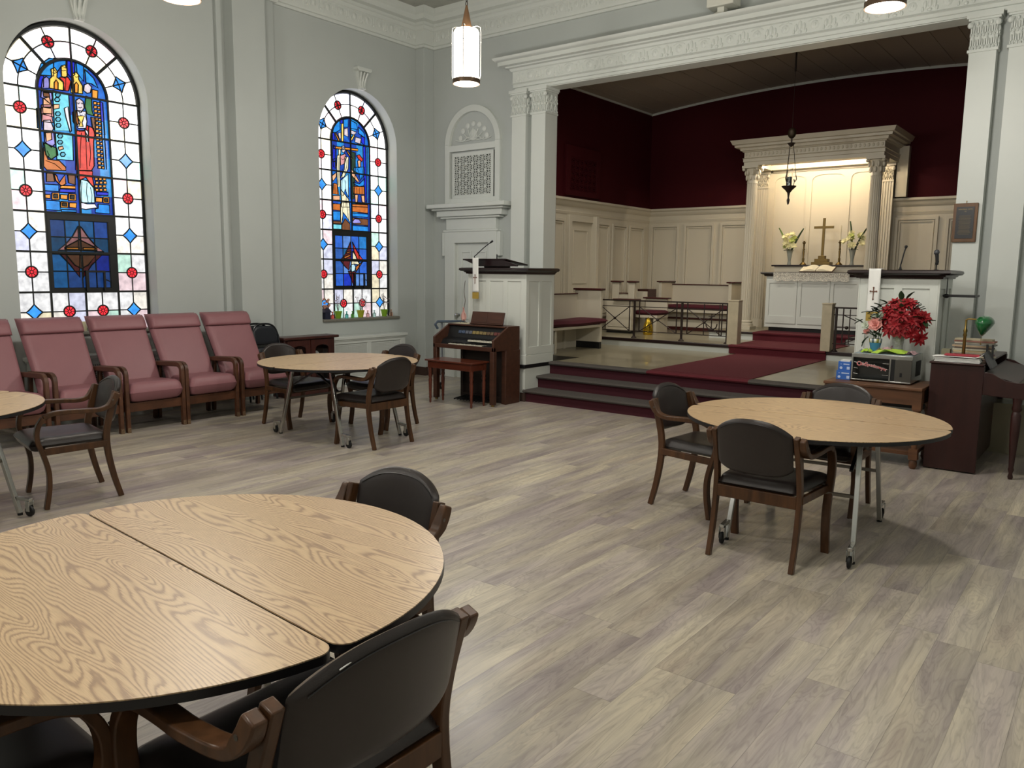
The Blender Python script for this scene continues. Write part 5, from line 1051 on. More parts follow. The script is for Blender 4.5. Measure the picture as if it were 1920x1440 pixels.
# flowers
def petal(m,c,d,L,W,droop=.2,up=Vector((0,0,1))):
    c=Vector(c); d=Vector(d).normalized(); sd=d.cross(up); sd=sd.normalized() if sd.length>.01 else Vector((1,0,0)); n=sd.cross(d).normalized()
    m.grid(lambda u,v:tuple(c+d*(L*v)+sd*((u-.5)*W*(math.sin(PI*min(.98,.08+v*.92))**.8))+n*(-droop*L*v*v+.15*W*abs(2*u-1))),2,5)
def poinsettia():
    t=thing('poinsettia_vase','large bouquet of red poinsettias in a cut-glass vase on the cookie oven','flower vase',(-1.605,7.62,.950))
    m=MB(); m.at((0,0,0)); m.lathe([(0,0),(.045,0),(.042,.02),(.040,.05),(.055,.14),(.072,.22),(.068,.22),(.05,.14),(.034,.05),(0,.03)],n=16); m.at(); m.build('vase',mat('cut_glass','dfe3e0',.08,trans=.6,bump=.9,bscale=60),t)
    rr=random.Random(4); heads=[(-.10,-.05,.36),(.02,-.06,.40),(.13,-.03,.34),(.17,.0,.24),(-.02,-.09,.30),(-.13,-.05,.24),(.06,-.10,.25),(-.06,-.09,.20),(.12,-.07,.17),(-.05,.02,.43),(.18,-.05,.13),(.03,-.10,.19),(.03,-.11,.33),(-.09,-.07,.31),(.08,-.05,.43),(.12,-.08,.28),(-.03,-.06,.37),(.20,-.02,.31),(-.01,-.12,.24)]
    m2=MB()
    for h in heads: m2.tube(smoothpath([(h[0]*.1,h[1]*.1,.05),(h[0]*.3,h[1]*.3,.16),h],3),.004,5)
    m2.build('stems',leafM,t)
    for h in heads:
        m=MB(); ax=Vector((h[0],h[1]-.12,h[2]-.18)).normalized()
        a=ax.orthogonal().normalized(); b_=ax.cross(a)
        for ring,(L,W,n,tl) in enumerate(((.078,.030,9,.2),(.060,.026,7,.55),(.035,.018,5,1.0))):
            for k in range(n):
                q=2*PI*k/n+ring*.4+rr.random()*.3; d=(a*math.cos(q)+b_*math.sin(q))+ax*tl
                petal(m,Vector(h)+ax*.004*ring,d,L*(.85+.3*rr.random()),W,.25,ax)
        m.build('flower',poinM,t,smooth=60)
    m=MB()
    for c in ((-.16,-.06,.33),(-.18,-.04,.36),(-.15,-.05,.39),(-.11,-.03,.42),(-.17,-.07,.27)): petal(m,c,(-.5,-.5,.5),.075,.05,.2); petal(m,c,(-.9,-.2,-.2),.075,.05,.2)
    for k in range(34):
        a=rr.random()*2*PI; el=rr.random()*1.3-.1; r_=.19; c=Vector((.02+r_*.8*math.cos(a)*math.cos(el),-.0+r_*.6*math.sin(a)*math.cos(el),.26+r_*.8*math.sin(el)))
        if a>PI and rr.random()<.4: continue
        petal(m,c*.96,(c-Vector((.02,0,.24))),.08,.045,.3)
    for c in ((-.17,-.05,.30),(-.16,-.04,.26),(-.14,-.05,.34),(.2,-.03,.27),(.0,.0,.45),(.05,-.02,.46),(-.15,-.06,.20)): petal(m,c,(c[0],-.02,.1),.09,.05,.3); petal(m,c,(c[0]*.3,-.1,-.05),.08,.045,.2)
    m.build('leaves',leafM,t,smooth=60)
poinsettia()
def rosepot():
    t=thing('rose_pot','pink rose and white blossoms in a small blue pot on the cookie oven','flower pot',(-1.775,7.55,.950))
    m=MB(); m.lathe([(0,0),(.036,0),(.050,.075),(.046,.075),(0,.07)],n=20); m.build('pot',bpotM,t)
    for k in range(16):
        m=MB(); a=2*PI*k/16; 
        m.grid(lambda u,v:((.0505+.004*v)*math.cos(a+u*2*PI/16),(.0505+.004*v)*math.sin(a+u*2*PI/16),.075+.035*v),3,1); o_=m.build('rim_stripe',(whiteM,mat('olive_stripe','8f8f4a',.5),whiteM,mat('slate_stripe','5d6f7c',.5))[k%4],t); o_.modifiers.new('s','SOLIDIFY').thickness=.003
    m=MB(); m.tube(smoothpath([(0,0,.06),(.0,0,.12),(.0,-.02,.22)],3),.005,6); m.tube(smoothpath([(-.01,0,.06),(-.02,0,.14),(-.07,-.01,.2)],3),.004,6); m.tube([(.03,0,.08),(.05,0,.18)],.003,5); m.tube([(.02,0,.06),(.025,0,.3)],.003,5); m.build('stems',leafM,t)
    def rose(c,s_,mt,nm):
        m=MB(); c=Vector(c); ax=Vector((-.1,-1,.35)).normalized(); a=ax.orthogonal().normalized(); b_=ax.cross(a)
        for ring,(rad,n,tl) in enumerate(((.045,6,.15),(.038,6,.45),(.028,5,.9),(.016,4,1.8))):
            for k in range(n):
                q=2*PI*k/n+ring*.5; d=(a*math.cos(q)+b_*math.sin(q))+ax*tl; petal(m,c+ax*.008*ring*s_-ax*.01,d,rad*1.25*s_,rad*1.25*s_,-.25,ax)
        m.ball(c,(.018*s_,)*3,8,6); m.build(nm,mt,t,smooth=70)
    rose((.0,-.03,.235),1.25,roseM,'rose'); rose((-.075,-.02,.17),.6,roseM,'rose_bud')
    rose((-.085,-.02,.225),.8,wroseM,'white_blossom'); rose((-.02,-.0,.30),.7,wroseM,'white_blossom'); rose((.04,.0,.32),.7,wroseM,'white_blossom')
    m=MB()
    for c,d in (((-.12,0,.24),(-.6,0,.5)),((-.12,0,.27),(-.8,0,-.3)),((-.06,0,.34),(-1,0,.1)),((-.06,0,.34),(.6,0,.3)),((-.06,0,.12),(-.6,-.2,-.5)),((-.08,0,.10),(-.5,-.2,-.8)),((-.04,0,.15),(-.7,-.3,.1)),((.0,-.01,.16),(.3,-.3,-.1)),((-.03,0,.16),(-.2,-.4,.1)),((.0,0,.12),(-.2,-.4,.3))): petal(m,c,d,.075,.05,.2)
    m.build('leaves',leafM,t,smooth=60)
rosepot()
# ------------------------------------------------------------ piano / spinet
t=thing('spinet_piano','dark red-brown spinet piano seen from its left end at the right edge','piano',(-1.0,8.0,0))
m=MB(); m.box((-1.285,7.36,.01),(-.895,7.41,.895)); m.box((-1.285,7.41,.05),(-1.25,7.86,.86)); m.box((-1.05,7.86,.05),(-1.02,8.8,.86)); m.box((-1.05,8.76,.01),(-.895,8.82,.895)); m.box((-.96,7.41,.05),(-.93,8.76,.70)); m.build('case',pianoM,t,bevel=.005,world=True)
m=MB(); m.box((-1.295,7.34,.895),(-.90,7.87,.912)); m.box((-1.06,7.87,.895),(-.90,8.83,.912)); m.build('lid',pianoM,t,bevel=.006,world=True)
m=MB(); prof=[(-.895,.665),(-.58,.65),(-.57,.66),(-.57,.79),(-.66,.782),(-.74,.79),(-.79,.815),(-.83,.838),(-.865,.848),(-.895,.85)]
m.prism(prof,7.36,7.39,'y'); m.prism(prof,8.77,8.80,'y'); m.box((-.895,7.39,.66),(-.58,8.77,.70)); m.box((-.60,7.39,.66),(-.57,8.77,.75)); m.build('key_arm',pianoM,t,bevel=.004,world=True)
m=MB(); m.box((-.74,7.42,.70),(-.61,8.75,.735)); k_=m.build('keyboard',keyM,t,world=True)
m=MB(); m.prism([(-.90,.84),(-.66,.775),(-.66,.755),(-.90,.82)],7.40,8.76,'y'); m.build('fallboard',pianoM,t,world=True)
for y in (7.385,8.775):
    m=MB(); m.lathe([(.014,0),(.020,.02),(.013,.05),(.022,.08),(.018,.10),(.034,.38),(.036,.52),(.026,.55),(.036,.57),(.030,.60),(.036,.66)],(-.65,y,0),16); m.build('leg',pianoM,t,world=True)
m=MB(); m.at((-.86,7.62,.87),PI/2,-.5); m.box((-.16,-.01,0),(.16,.01,.14)); m.at(); m.build('music_desk',mat('dark_grey_rest','4a4a4c',.5),t,world=True,bevel=.003)
t=thing('piano_stool','dark round-legged piano stool at the right edge beside the spinet','stool',(-.28,7.75,0))
m=MB(); m.box((-.50,7.50,.46),(-.12,8.1,.51)); m.build('seat',vinylM,t,bevel=.015,world=True)
for x,y in ((-.46,7.54),(-.46,8.06),(-.16,7.54),(-.16,8.06)):
    m=MB(); m.box((x-.02,y-.02,0),(x+.02,y+.02,.46)); m.build('leg',mahogM,t,world=True)
# bankers lamp
t=thing('bankers_lamp',"brass banker's lamp with green glass shade on the spinet piano",'lamp',(-1.09,7.61,.912))
m=MB(); m.at((-1.09,7.61,.913)); m.lathe([(0,0),(.07,0),(.07,.012),(.03,.03),(.014,.04),(.012,.20),(.017,.21),(.012,.23),(.017,.25),(.009,.27),(.009,.34),(0,.345)],n=16); m.at(); m.build('stem',brassM,t,world=True)
m=MB(); m.tube([(-1.09,7.60,1.25),(-1.075,7.60,1.262),(-.96,7.62,1.258)],.007,8); m.build('arm',brassM,t,world=True)
m=MB()
def shf(u,v):
    th=PI*v; ph=2*PI*u; x=.072*math.sin(th)*math.cos(ph); z=.062*math.sin(th)*math.sin(ph); y=-.125*math.cos(th)
    if z<0: z*=1.75; x=x*(1-.55*min(1,-z/.1))-.012*min(1,-z/.1)
    return (-.955+x,7.62+y,1.232+z)
m.grid(shf,28,18); m.build('shade',greenG,t,world=True,smooth=80)
m=MB(); m.tube([(-.975,7.64,1.15),(-.975,7.64,1.06)],.0015,5); m.ball((-.975,7.64,1.055),.007,8,6); m.build('pull_chain',brassM,t,world=True)
# papers, folder, book pile
rr=random.Random(11)
m=MB()
for k in range(4): m.at((-1.11+.01*rr.random(),7.445,.914+k*.009),rr.random()*.1-.05); m.box((-.16,-.075,0),(.17,.075,.007))
m.at(); tag(m.build('paper_stack',paperM),'stack of white papers on the near end of the spinet piano','papers')
m=MB(); m.grid(lambda u,v:(-1.28+.36*u,7.36+.165*v,.957+.016*u*(1-u)+.03*(u>.9)*(u-.9)*10),14,3); o_=m.build('white_folder',whiteM); o_.modifiers.new('s','SOLIDIFY').thickness=.004; tag(o_,'open white folder curling at its edge on the papers on the spinet','folder')
m=MB(); m.at((-1.08,7.45,.966),.08); m.box((-.12,-.07,0),(.13,.07,.008)); m.at(); tag(m.build('red_folder',redpM),'red folder lying on the white folder on the spinet piano','folder')
cols=['7a6a60','b8ae98','6f4148','a79b86','c9b48e','c2bda8','5d5148','b9a184','8c8c84','cfcabb','9c6e60','b4a98e']
for k in range(12):
    z=.914+k*.0145; m=MB(); m.at((-1.06+.012*rr.random(),7.80+.02*rr.random(),z),rr.random()*.24-.12); m.box((-.13-.015*rr.random(),-.055,0),(.15+.02*rr.random(),.055,.0138)); m.at()
    tag(m.build('hymnal',mat('book_cover_tone_%s'%cols[k],cols[k],.6)),'flat-lying book in the pile on the spinet piano behind the banker\'s lamp','book','books piled on the spinet piano')
m=MB(); m.box((-1.0,7.90,.914),(-.93,7.99,1.0)); tag(m.build('desk_organizer',blackM,bevel=.004),'black desk organizer box beside the books on the spinet','box')
m=MB()
for k in range(2): m.at((-.925+k*.04,7.68,.914),.2,-.3); m.box((-.008,-.006,0),(.008,.006,.14))
m.at(); tag(m.build('metal_bookend',blackM),'black two-pronged holder standing by the music desk on the spinet','holder')
m=MB(); m.box((-1.275,7.72,.914),(-1.21,7.80,.99)); tag(m.build('small_card_box',mat('olive_card','8e8a70',.6)),'small olive card box left of the book pile on the spinet','box')

# ------------------------------------------------------------ altar
t=thing('altar','white panelled altar table with dark top on the carpeted platform','altar',(-3.97,12.9,ZQ))
m=MB(); m.box((-4.70,12.72,ZQ+.07),(-3.25,13.25,1.60)); 
for a,b_ in ((-4.66,-4.22),(-4.15,-3.72),(-3.66,-3.29)):
    for q in (((a-.02,.87),(a+.02,1.54)),((b_-.02,.87),(b_+.02,1.54)),((a-.02,1.49),(b_+.02,1.55)),((a-.02,.85),(b_+.02,.97))): m.box((q[0][0],12.705,q[0][1]),(q[1][0],12.72,q[1][1]))
m.build('body',pulpM,t,bevel=.003,world=True,smooth=0)
m=MB(); m.box((-4.64,12.76,ZQ),(-3.31,13.25,ZQ+.08)); m.build('kick_base',blackM,t,world=True)
m=MB(); m.profx([(0,1.595),(.02,1.60),(.03,1.62),(.06,1.63),(.075,1.645),(.07,1.66),(0,1.662)],[(-4.70,13.25,-1,0),(-4.70,12.71,-1,-1),(-3.25,12.71,1,-1),(-3.25,13.25,1,0)]); m.box((-4.70,12.71,1.60),(-3.25,13.25,1.661)); m.build('top',capM,t,world=True)
t=thing('altar_shelf','raised white shelf with dark top at the back of the altar holding cross and vases','shelf',(-4.05,13.4,1.66))
m=MB(); m.box((-4.78,13.26,1.0),(-3.32,13.60,1.76)); m.build('body',chanM,t,world=True); m=MB(); m.box((-4.82,13.22,1.76),(-3.28,13.62,1.785)); m.build('top',capM,t,world=True,bevel=.006)
# lace runner
m=MB()
def lf(u,v):
    x=-4.56+1.16*u; z=1.655-.115*v-.018*abs(math.sin(u*PI*8))*v; return (x,12.625-.006*math.sin(u*40)*v,z)
m.grid(lf,96,6); m.grid(lambda u,v:(-4.56+1.16*u,12.625+.45*v,1.666),12,2)
lm,nt,b=nodes('white_lace'); b.inputs['Base Color'].default_value=(*rgb('e8e2d2'),1); b.inputs['Roughness'].default_value=.8
tc=N(nt,'TexCoord'); vo=N(nt,'TexVoronoi',i_Scale=85.0); nt.links.new(tc.outputs['Object'],vo.inputs['Vector'])
nt.links.new(M(nt,'ADD',M(nt,'MULTIPLY',M(nt,'LESS_THAN',vo.outputs['Distance'],.42),.55),.45),b.inputs['Alpha'])
tag(m.build('lace_runner',lm),'white lace runner hanging over the front of the altar','cloth')
# open bible
t=thing('open_bible','large open bible with cream pages lying on the altar','book',(-3.97,12.85,1.668))
for s_ in (-1,1):
    m=MB(); m.at((0,0,.02),0,.35); 
    m.grid(lambda u,v:(s_*(.005+.245*u),-.02+.20*v,.006+.035*math.sin(PI*min(1,u*1.1+.1))*(1-u*.4)),10,2)
    m.grid(lambda u,v:(s_*(.005+.245*u),-.02,(.006+.035*math.sin(PI*min(1,u*1.1+.1))*(1-u*.4))*v),10,1); m.at(); m.build('page_block',mat('cream_pages','ddd6bf',.7),t)
m=MB(); m.at((0,0,.012),0,.35); m.box((-.26,-.03,-.006),(.26,.20,.0)); m.at(); m.box((-.15,.16,0),(.15,.18,.06)); m.build('cover',mat('brown_leather','4b3326',.5),t)
# brass cross
t=thing('altar_cross','brass cross on a three-stepped base at the centre of the altar shelf','cross',(-4.06,13.42,1.785))
m=MB(); m.box((-.020,-.012,.14),(.020,.012,.75)); m.box((-.155,-.012,.585),(.155,.012,.625)); m.build('cross',dbrassM,t,bevel=.003)
m=MB(); m.box((-.15,-.08,0),(.15,.08,.05)); m.box((-.105,-.06,.05),(.105,.06,.10)); m.box((-.055,-.04,.10),(.055,.04,.15)); m.build('stepped_base',dbrassM,t,bevel=.004)
def candlestick(x,label):
    t=thing('candlestick',label,'candlestick',(x,13.38,1.785),group='brass candlesticks beside the altar cross')
    m=MB(); m.lathe([(0,0),(.055,0),(.052,.015),(.03,.035),(.016,.05),(.020,.10),(.012,.12),(.018,.22),(.012,.24),(.020,.25),(.012,.27),(.014,.34),(.03,.36),(.03,.365),(.014,.37),(.016,.39),(0,.39)],n=16); m.build('stick',dbrassM,t)
    m=MB(); m.lathe([(.008,.38),(.008,.62),(.0,.625)],n=10); m.build('candle',mat('ivory_wax','e6d9b8',.5),t)
candlestick(-4.35,'tall brass candlestick left of the altar cross'); candlestick(-3.78,'tall brass candlestick right of the altar cross')
def lilyvase(x,seed,label):
    t=thing('flower_vase',label,'flower vase',(x,13.36,1.785),group='vases of pale flowers on the altar shelf'); rr=random.Random(seed)
    m=MB(); m.lathe([(0,0),(.035,0),(.03,.02),(.025,.08),(.045,.20),(.055,.24),(.05,.24),(.02,.08),(0,.03)],n=14); m.build('vase',mat('vase_glass','dfe3da',.1,trans=.7),t)
    m=MB()
    for k in range(6): m.tube([(0,0,.03),((rr.random()-.5)*.12,(rr.random()-.5)*.08,.30)],.004,5)
    m.build('stems',leafM,t)
    for k in range(11):
        c=Vector(((rr.random()-.5)*(.26 if seed==2 else .2),(rr.random()-.7)*.12,.30+rr.random()*.20)); m=MB(); ax=Vector((c.x,-.25,c.z-.2)).normalized(); a=ax.orthogonal().normalized(); b_=ax.cross(a)
        for ring in range(2):
            for q in range(6): th=q*PI/3+ring*.5; petal(m,c,(a*math.cos(th)+b_*math.sin(th))+ax*(.5+ring*.8),.06,.04,.3,ax)
        m.build('flower',lilyM if k%4 else mat('chartreuse_bloom','b3bb68',.6),t,smooth=70)
    m=MB()
    for k in range(8): petal(m,((rr.random()-.5)*.12,-.05,.24),((rr.random()-.5),-.3,.1),.08,.035,.3)
    m.build('leaves',leafM,t,smooth=70)
    for sx,L in ((-1,.38 if seed==1 else .42),(1,.36)):
        m=MB(); petal(m,(sx*.03,.02,.22),(sx*.42 if not(seed==2 and sx<0) else -.05,0,1),L+.05,.11,.05); m.build('tall_leaf',leaf2M if seed==1 and sx<0 else mat('deep_green_blade','3c5a34',.45),t,smooth=70)
lilyvase(-4.57,1,'glass vase of pale yellow flowers with two long leaves, left end of the altar shelf')
lilyvase(-3.58,2,'glass vase of pale yellow flowers with two long leaves, right end of the altar shelf')
# ------------------------------------------------------------ canopy over the altar
t=thing('altar_canopy','white classical canopy on fluted columns framing the lit altar niche','altar canopy',(-4.17,13.4,ZQ))
YC=12.95
def column(x,y,r_,name):
    m=MB(); prof=[(r_*1.35,0),(r_*1.35,.04),(r_*1.2,.05),(r_*1.28,.08),(r_*1.1,.10)]; m.lathe([(a,b_+ZQ+.05) for a,b_ in prof],(x,y,0),32); m.box((x-r_*1.45,y-r_*1.45,ZQ),(x+r_*1.45,y+r_*1.45,ZQ+.05))
    n=64; vs=[];hh=[(ZQ+.15,r_),(ZQ+1.0,r_*.98),(3.10,r_*.88)]
    m.lathe([(q,z) for z,q in hh],(x,y,0),64,.10,16)
    m.lathe([(r_*.95,3.10),(r_*.9,3.13),(r_*.85,3.15),(r_*.95,3.25),(r_*1.25,3.33)],(x,y,0),24)
    for ring in range(2):
        for k in range(8):
            a=2*PI*(k+.5*ring)/8; m.ball((x+math.cos(a)*r_*(1.05+.15*ring),y+math.sin(a)*r_*(1.05+.15*ring),3.19+.08*ring),(.022,.022,.045),6,5)
    for sx in (-1,1):
        for sy in (-1,1): m.ball((x+sx*r_*1.2,y+sy*r_*1.2,3.315),(.028,.028,.025),8,5)
    m.box((x-r_*1.45,y-r_*1.45,3.335),(x+r_*1.45,y+r_*1.45,3.375)); m.build(name,chanM,t,world=True,smooth=35)
column(-5.11,YC,.092,'column'); column(-3.20,YC,.092,'column')
def fpil(x0,x1,name):
    y1=CB-.02; y0=y1-.16; m=MB(); m.box((x0,y0,ZQ),(x1,y1,3.37)); n=5; w_=(x1-x0)/n
    for i in range(n+1): m.box((x0+i*w_-.009,y0-.012,ZQ+.15),(x0+i*w_+.009,y0,3.10))
    m.box((x0-.02,y0-.03,ZQ),(x1+.02,y0,ZQ+.13)); m.box((x0-.03,y0-.03,3.33),(x1+.03,y0,3.375)); m.box((x0-.01,y0-.02,3.09),(x1+.01,y0,3.12))
    m.at((x0,y0,0))
    for r_ in range(2):
        for i in range(3): leaf_relief(m,(i+.5)*(x1-x0)/3,3.17+r_*.09,.07,.11,.025,0)
    for sx in (0,x1-x0): m.ball((sx,-.02,3.29),(.03,.03,.035),8,5)
    m.at(); m.build(name,chanM,t,world=True,smooth=30)
fpil(-5.32,-5.12,'back_pilaster'); fpil(-3.33,-3.14,'back_pilaster')
x0,x1,yf=-5.22,-3.09,12.84
EN=[(0,3.375),(0,3.375),(0,3.43),(.012,3.435),(.012,3.48),(.025,3.49),(.0,3.50),(.0,3.585),(.02,3.59),(.03,3.605),(.05,3.61),(.06,3.65),(.12,3.655),(.125,3.69),(.15,3.70),(.17,3.745),(.18,3.765),(0,3.765)]
m=MB(); m.profx(EN,[(x0,CB-.02,-1,0),(x0,yf,-1,-1),(x1,yf,1,-1),(x1,CB-.02,1,0)])
m.box((x0,yf,3.375),(x1,yf+.17,3.76)); m.box((x0,yf,3.375),(x0+.17,CB-.02,3.76)); m.box((x1-.17,yf,3.375),(x1,CB-.02,3.76)); m.box((x0,yf,3.72),(x1,CB-.02,3.76)); m.box((x0+.17,13.6,3.375),(x1-.17,CB-.02,3.45)); m.box((x0+.17,13.72,3.34),(x1-.17,CB-.02,3.375))
n=44
for i in range(n):
    xx=x0+(i+.5)*(x1-x0)/n; m.box((xx-.014,yf-.058,3.612),(xx+.014,yf-.02,3.64))
for i in range(34):
    xx=x0+(i+.5)*(x1-x0)/34; m.ball((xx,yf-.004,3.545),(.018,.012,.028),6,4)
for i in range(20):
    yy=yf+(i+.5)*1.0/20; m.box((x1+.02,yy-.014,3.612),(x1+.058,yy+.014,3.64))
m.build('entablature',chanM,t,world=True,smooth=35)
for q_ in ((x1-.02,x1+.14),(x0-.14,x0+.02)):
    m=MB(); m.box((q_[0],CB-.14,2.85),(q_[1],CB-.02,3.62)); m.build('side_bracket_board',chanM,t,world=True)
m=MB(); m.box((-5.12,CB-.13,ZQ),(-3.33,CB-.03,3.36))
E1=[-5.05,-4.49,-4.40,-3.86,-3.77,-3.40]
for a,b_ in ((-5.12,-5.02),(-4.49,-4.40),(-3.87,-3.78),(-3.40,-3.33)): m.box((a,CB-.15,ZQ),(b_,CB-.125,3.34))
for a,b_ in ((-5.02,-4.49),(-4.40,-3.87),(-3.78,-3.40)):
    xc=(a+b_)/2; w_=(b_-a)/2; n=14
    for k in range(n):
        q0=PI*k/n;q1=PI*(k+1)/n
        f=lambda q:(xc+w_*math.copysign(abs(math.cos(q))**.55,math.cos(q)),3.15+.12*math.sin(q)**.8 if math.sin(q)>0 else 3.15)
        p,r_=f(q0),f(q1); m.prism([p,r_,(r_[0],3.345),(p[0],3.345)],CB-.15,CB-.125,'y')
m.build('reredos_panel',chanM,t,world=True,smooth=30)
m=MB(); m.box((-5.0,13.08,3.52),(-3.32,13.16,3.56)); m.tube([(-4.95,13.12,3.505),(-3.37,13.12,3.505)],.012,8); m.build('tube_lamp',mat('warm_tube','ffe6bd',.4,emit=10),t,world=True)
# ------------------------------------------------------------ hanging sanctuary lamp
t=thing('sanctuary_lamp','black wrought hanging sanctuary lamp with glass candle on chains before the altar','hanging lamp',(-4.0,11.5,2.87))
m=MB(); m.tube([(0,0,1.80),(0,0,1.55)],.013,8); m.tube([(0,0,1.57),(0,0,.80)],.0035,5); m.ball((0,0,1.82),(.012,.012,.03),8,5); m.build('chain',ironM,t)
m=MB(); m.ball((0,0,.72),(.06,.045,.075),12,8); m.build('pulley',mat('dark_bronze','2c2214',.5,.6),t)
m=MB(); m.tube([(0,0,.65),(0,0,.58)],.012,8); m.lathe([(.015,.56),(.06,.585),(.045,.57),(.03,.55),(0,.53)],n=16); m.build('crown',ironM,t)
for k in range(3):
    a=2*PI*k/3+.3; m=MB(); c,s_=math.cos(a),math.sin(a); m.tube([(c*.03,s_*.03,.56),(c*.085,s_*.085,.12)],.004,6)
    m.tube(smoothpath([(c*.085,s_*.085,.14),(c*.095,s_*.095,.09),(c*.07,s_*.07,.05),(c*.06,s_*.06,.09)],4),.006,6); m.tube([(c*.07,s_*.07,.08),(c*.06,s_*.06,-.01)],.005,6); m.build('suspension_rod',ironM,t)
m=MB(); m.lathe([(.042,0),(.042,.25),(.039,.25),(.039,0)],n=20,caps=False); m.build('glass_chimney',glassM,t)
m=MB(); m.lathe([(.0,0),(.034,0),(.034,.12),(0,.12)],n=16); m.build('candle',mat('slate_wax','4f5a60',.5),t)
m=MB(); m.lathe([(.0,-.27),(.012,-.25),(.022,-.20),(.010,-.17),(.014,-.14),(.02,-.10),(.05,-.06),(.095,-.02),(.10,-.005),(.05,0),(0,.005)],n=20); m.build('bowl',ironM,t)
# ------------------------------------------------------------ iron railings and stone posts
def rail(x0,x1,y,label,posts,special=None):
    t=thing('iron_railing',label,'railing',((x0+x1)/2,y,ZP),group='wrought iron altar railings')
    zt,z2,zb=1.175,1.09,.70
    m=MB(); m.box((x0,y-.018,zt),(x1,y+.018,zt+.022)); m.build('top_rail',ironM,t,world=True,bevel=.003)
    m=MB(); m.box((x0,y-.006,z2-.006),(x1,y+.006,z2+.006)); m.box((x0,y-.006,zb-.006),(x1,y+.006,zb+.006)); m.build('cross_rail',ironM,t,world=True)
    for p in posts:
        m=MB(); m.box((p-.014,y-.014,ZP),(p+.014,y+.014,zt)); m.lathe([(.0,0),(.045,0),(.045,.008),(.02,.03),(.018,.05)],(p,y,ZP),12); m.build('post',ironM,t,world=True)
        for dx in (-.09,.09):
            if x0<p+dx<x1: m=MB(); m.box((p+dx-.007,y-.007,zb),(p+dx+.007,y+.007,zt)); m.build('baluster',ironM,t,world=True)
    for a,b_ in zip(posts[:-1],posts[1:]):
        a+=.09;b_-=.09; m=MB(); m.tube([(a,y,z2),(b_,y,zb)],.007,6); m.tube([(a,y,zb),(b_,y,z2)],.007,6); m.ball(((a+b_)/2,y,(z2+zb)/2),.024,10,6); m.build('diagonal_brace',ironM,t,world=True)
    return t
t=rail(-7.05,-4.70,11.30,'long black iron railing with crossed bars and an anchor left of the carpeted step',[-7.02,-6.30,-5.47,-4.73])
m=MB(); xa=-4.98; m.tube([(xa,11.295,.80),(xa,11.295,1.03)],.008,6); m.tube(smoothpath([(xa-.09,11.295,.88),(xa-.07,11.295,.82),(xa,11.295,.79),(xa+.07,11.295,.82),(xa+.09,11.295,.88)],4),.009,6); m.tube([(xa-.05,11.295,.99),(xa+.05,11.295,.99)],.007,6); m.tube([(xa-.12,11.295,1.03),(xa+.12,11.295,1.03)],.005,6); m.tube([(xa-.12,11.295,.76),(xa+.12,11.295,.76)],.005,6); m.box((xa-.13,11.29,.70),(xa-.118,11.30,1.17)); m.box((xa+.118,11.29,.70),(xa+.13,11.30,1.17)); m.build('anchor_motif',ironM,t,world=True)
t=rail(-3.18,-2.02,11.20,'short black iron railing with a bird emblem right of the carpeted step',[-3.15,-2.05])
m=MB(); m.box((-2.98,11.195,.70),(-2.968,11.205,1.17)); m.box((-2.80,11.195,.70),(-2.788,11.205,1.17)); m.tube([(-3.15,11.2,.92),(-2.80,11.2,.92)],.006,6); m.ball((-3.01,11.2,.92),.024,10,6); m.build('boss_and_bars',ironM,t,world=True)
m=MB(); m.ball((-2.66,11.19,.98),(.055,.02,.07),10,6); m.prism([(-2.68,1.02),(-2.58,1.14),(-2.62,1.0),(-2.66,.96)],11.18,11.2,'y'); m.prism([(-2.70,.98),(-2.80,.93),(-2.78,.90),(-2.72,.90),(-2.66,.94)],11.18,11.2,'y'); m.ball((-2.62,11.19,1.05),(.025,.018,.025),8,5); m.build('bird_emblem',mat('aged_pewter','4f4a40',.5,.5),t,world=True)
for x0,x1,y0,lb in ((-4.70,-4.54,11.22,'short square cream stone post at the left side of the carpeted step'),(-3.32,-3.19,11.12,'short square cream stone post at the right side of the carpeted step')):
    m=MB(); m.box((x0,y0,ZP),(x1,y0+.15,1.225)); m.box((x0-.005,y0-.005,1.225),(x1+.005,y0+.155,1.245)); tag(m.build('stone_post',stoneM,bevel=.004),lb,'post','stone posts at the altar railing')
# ------------------------------------------------------------ chancel seating
def cap(m,a,b_): m.box(a,b_)
t=thing('choir_pew','cream pew with maroon cushion along the left chancel wall behind the left pulpit','pew',(-6.6,9.8,ZS))
m=MB(); m.box((-6.88,8.9,ZS),(-6.84,10.44,1.29)); m.box((-6.82,8.92,.80),(-6.40,10.44,.84)); m.box((-6.80,9.30,ZS),(-6.45,9.34,.80)); m.box((-6.84,10.06,ZS),(-6.80,10.10,.80)); m.build('body',chanM,t,world=True,bevel=.004)
m=MB(); m.box((-6.88,10.44,ZS+.10),(-6.41,10.50,1.355)); m.build('end_panel',chanM,t,world=True,bevel=.004); m=MB(); m.box((-6.87,10.44,ZS),(-6.42,10.50,ZS+.10)); m.build('end_base',blackM,t,world=True)
m=MB(); m.box((-6.90,10.41,1.355),(-6.38,10.53,1.385)); m.box((-6.90,8.88,1.29),(-6.82,10.44,1.305)); m.build('cap_rail',pewcapM,t,world=True,bevel=.008)
def cushion(x0,x1,y0,y1,z0,z1,p,wob=0):
    m=MB(); m.closed(lambda u,v,s:(x0+(x1-x0)*u,y0+(y1-y0)*v,(z0+z1)/2+s*(z1-z0)/2*((1-abs(2*u-1)**8)*(1-abs(2*v-1)**14))**.4+wob*math.sin(v*9)),10,16); return m.build('seat_cushion',cushM,p,world=True,smooth=70)
cushion(-6.83,-6.36,8.92,10.60,.84,.93,t,.006)
t=thing('kneeling_desk','cream panelled kneeling desk with dark cap behind the iron railing','prayer desk',(-7.05,12.1,ZP))
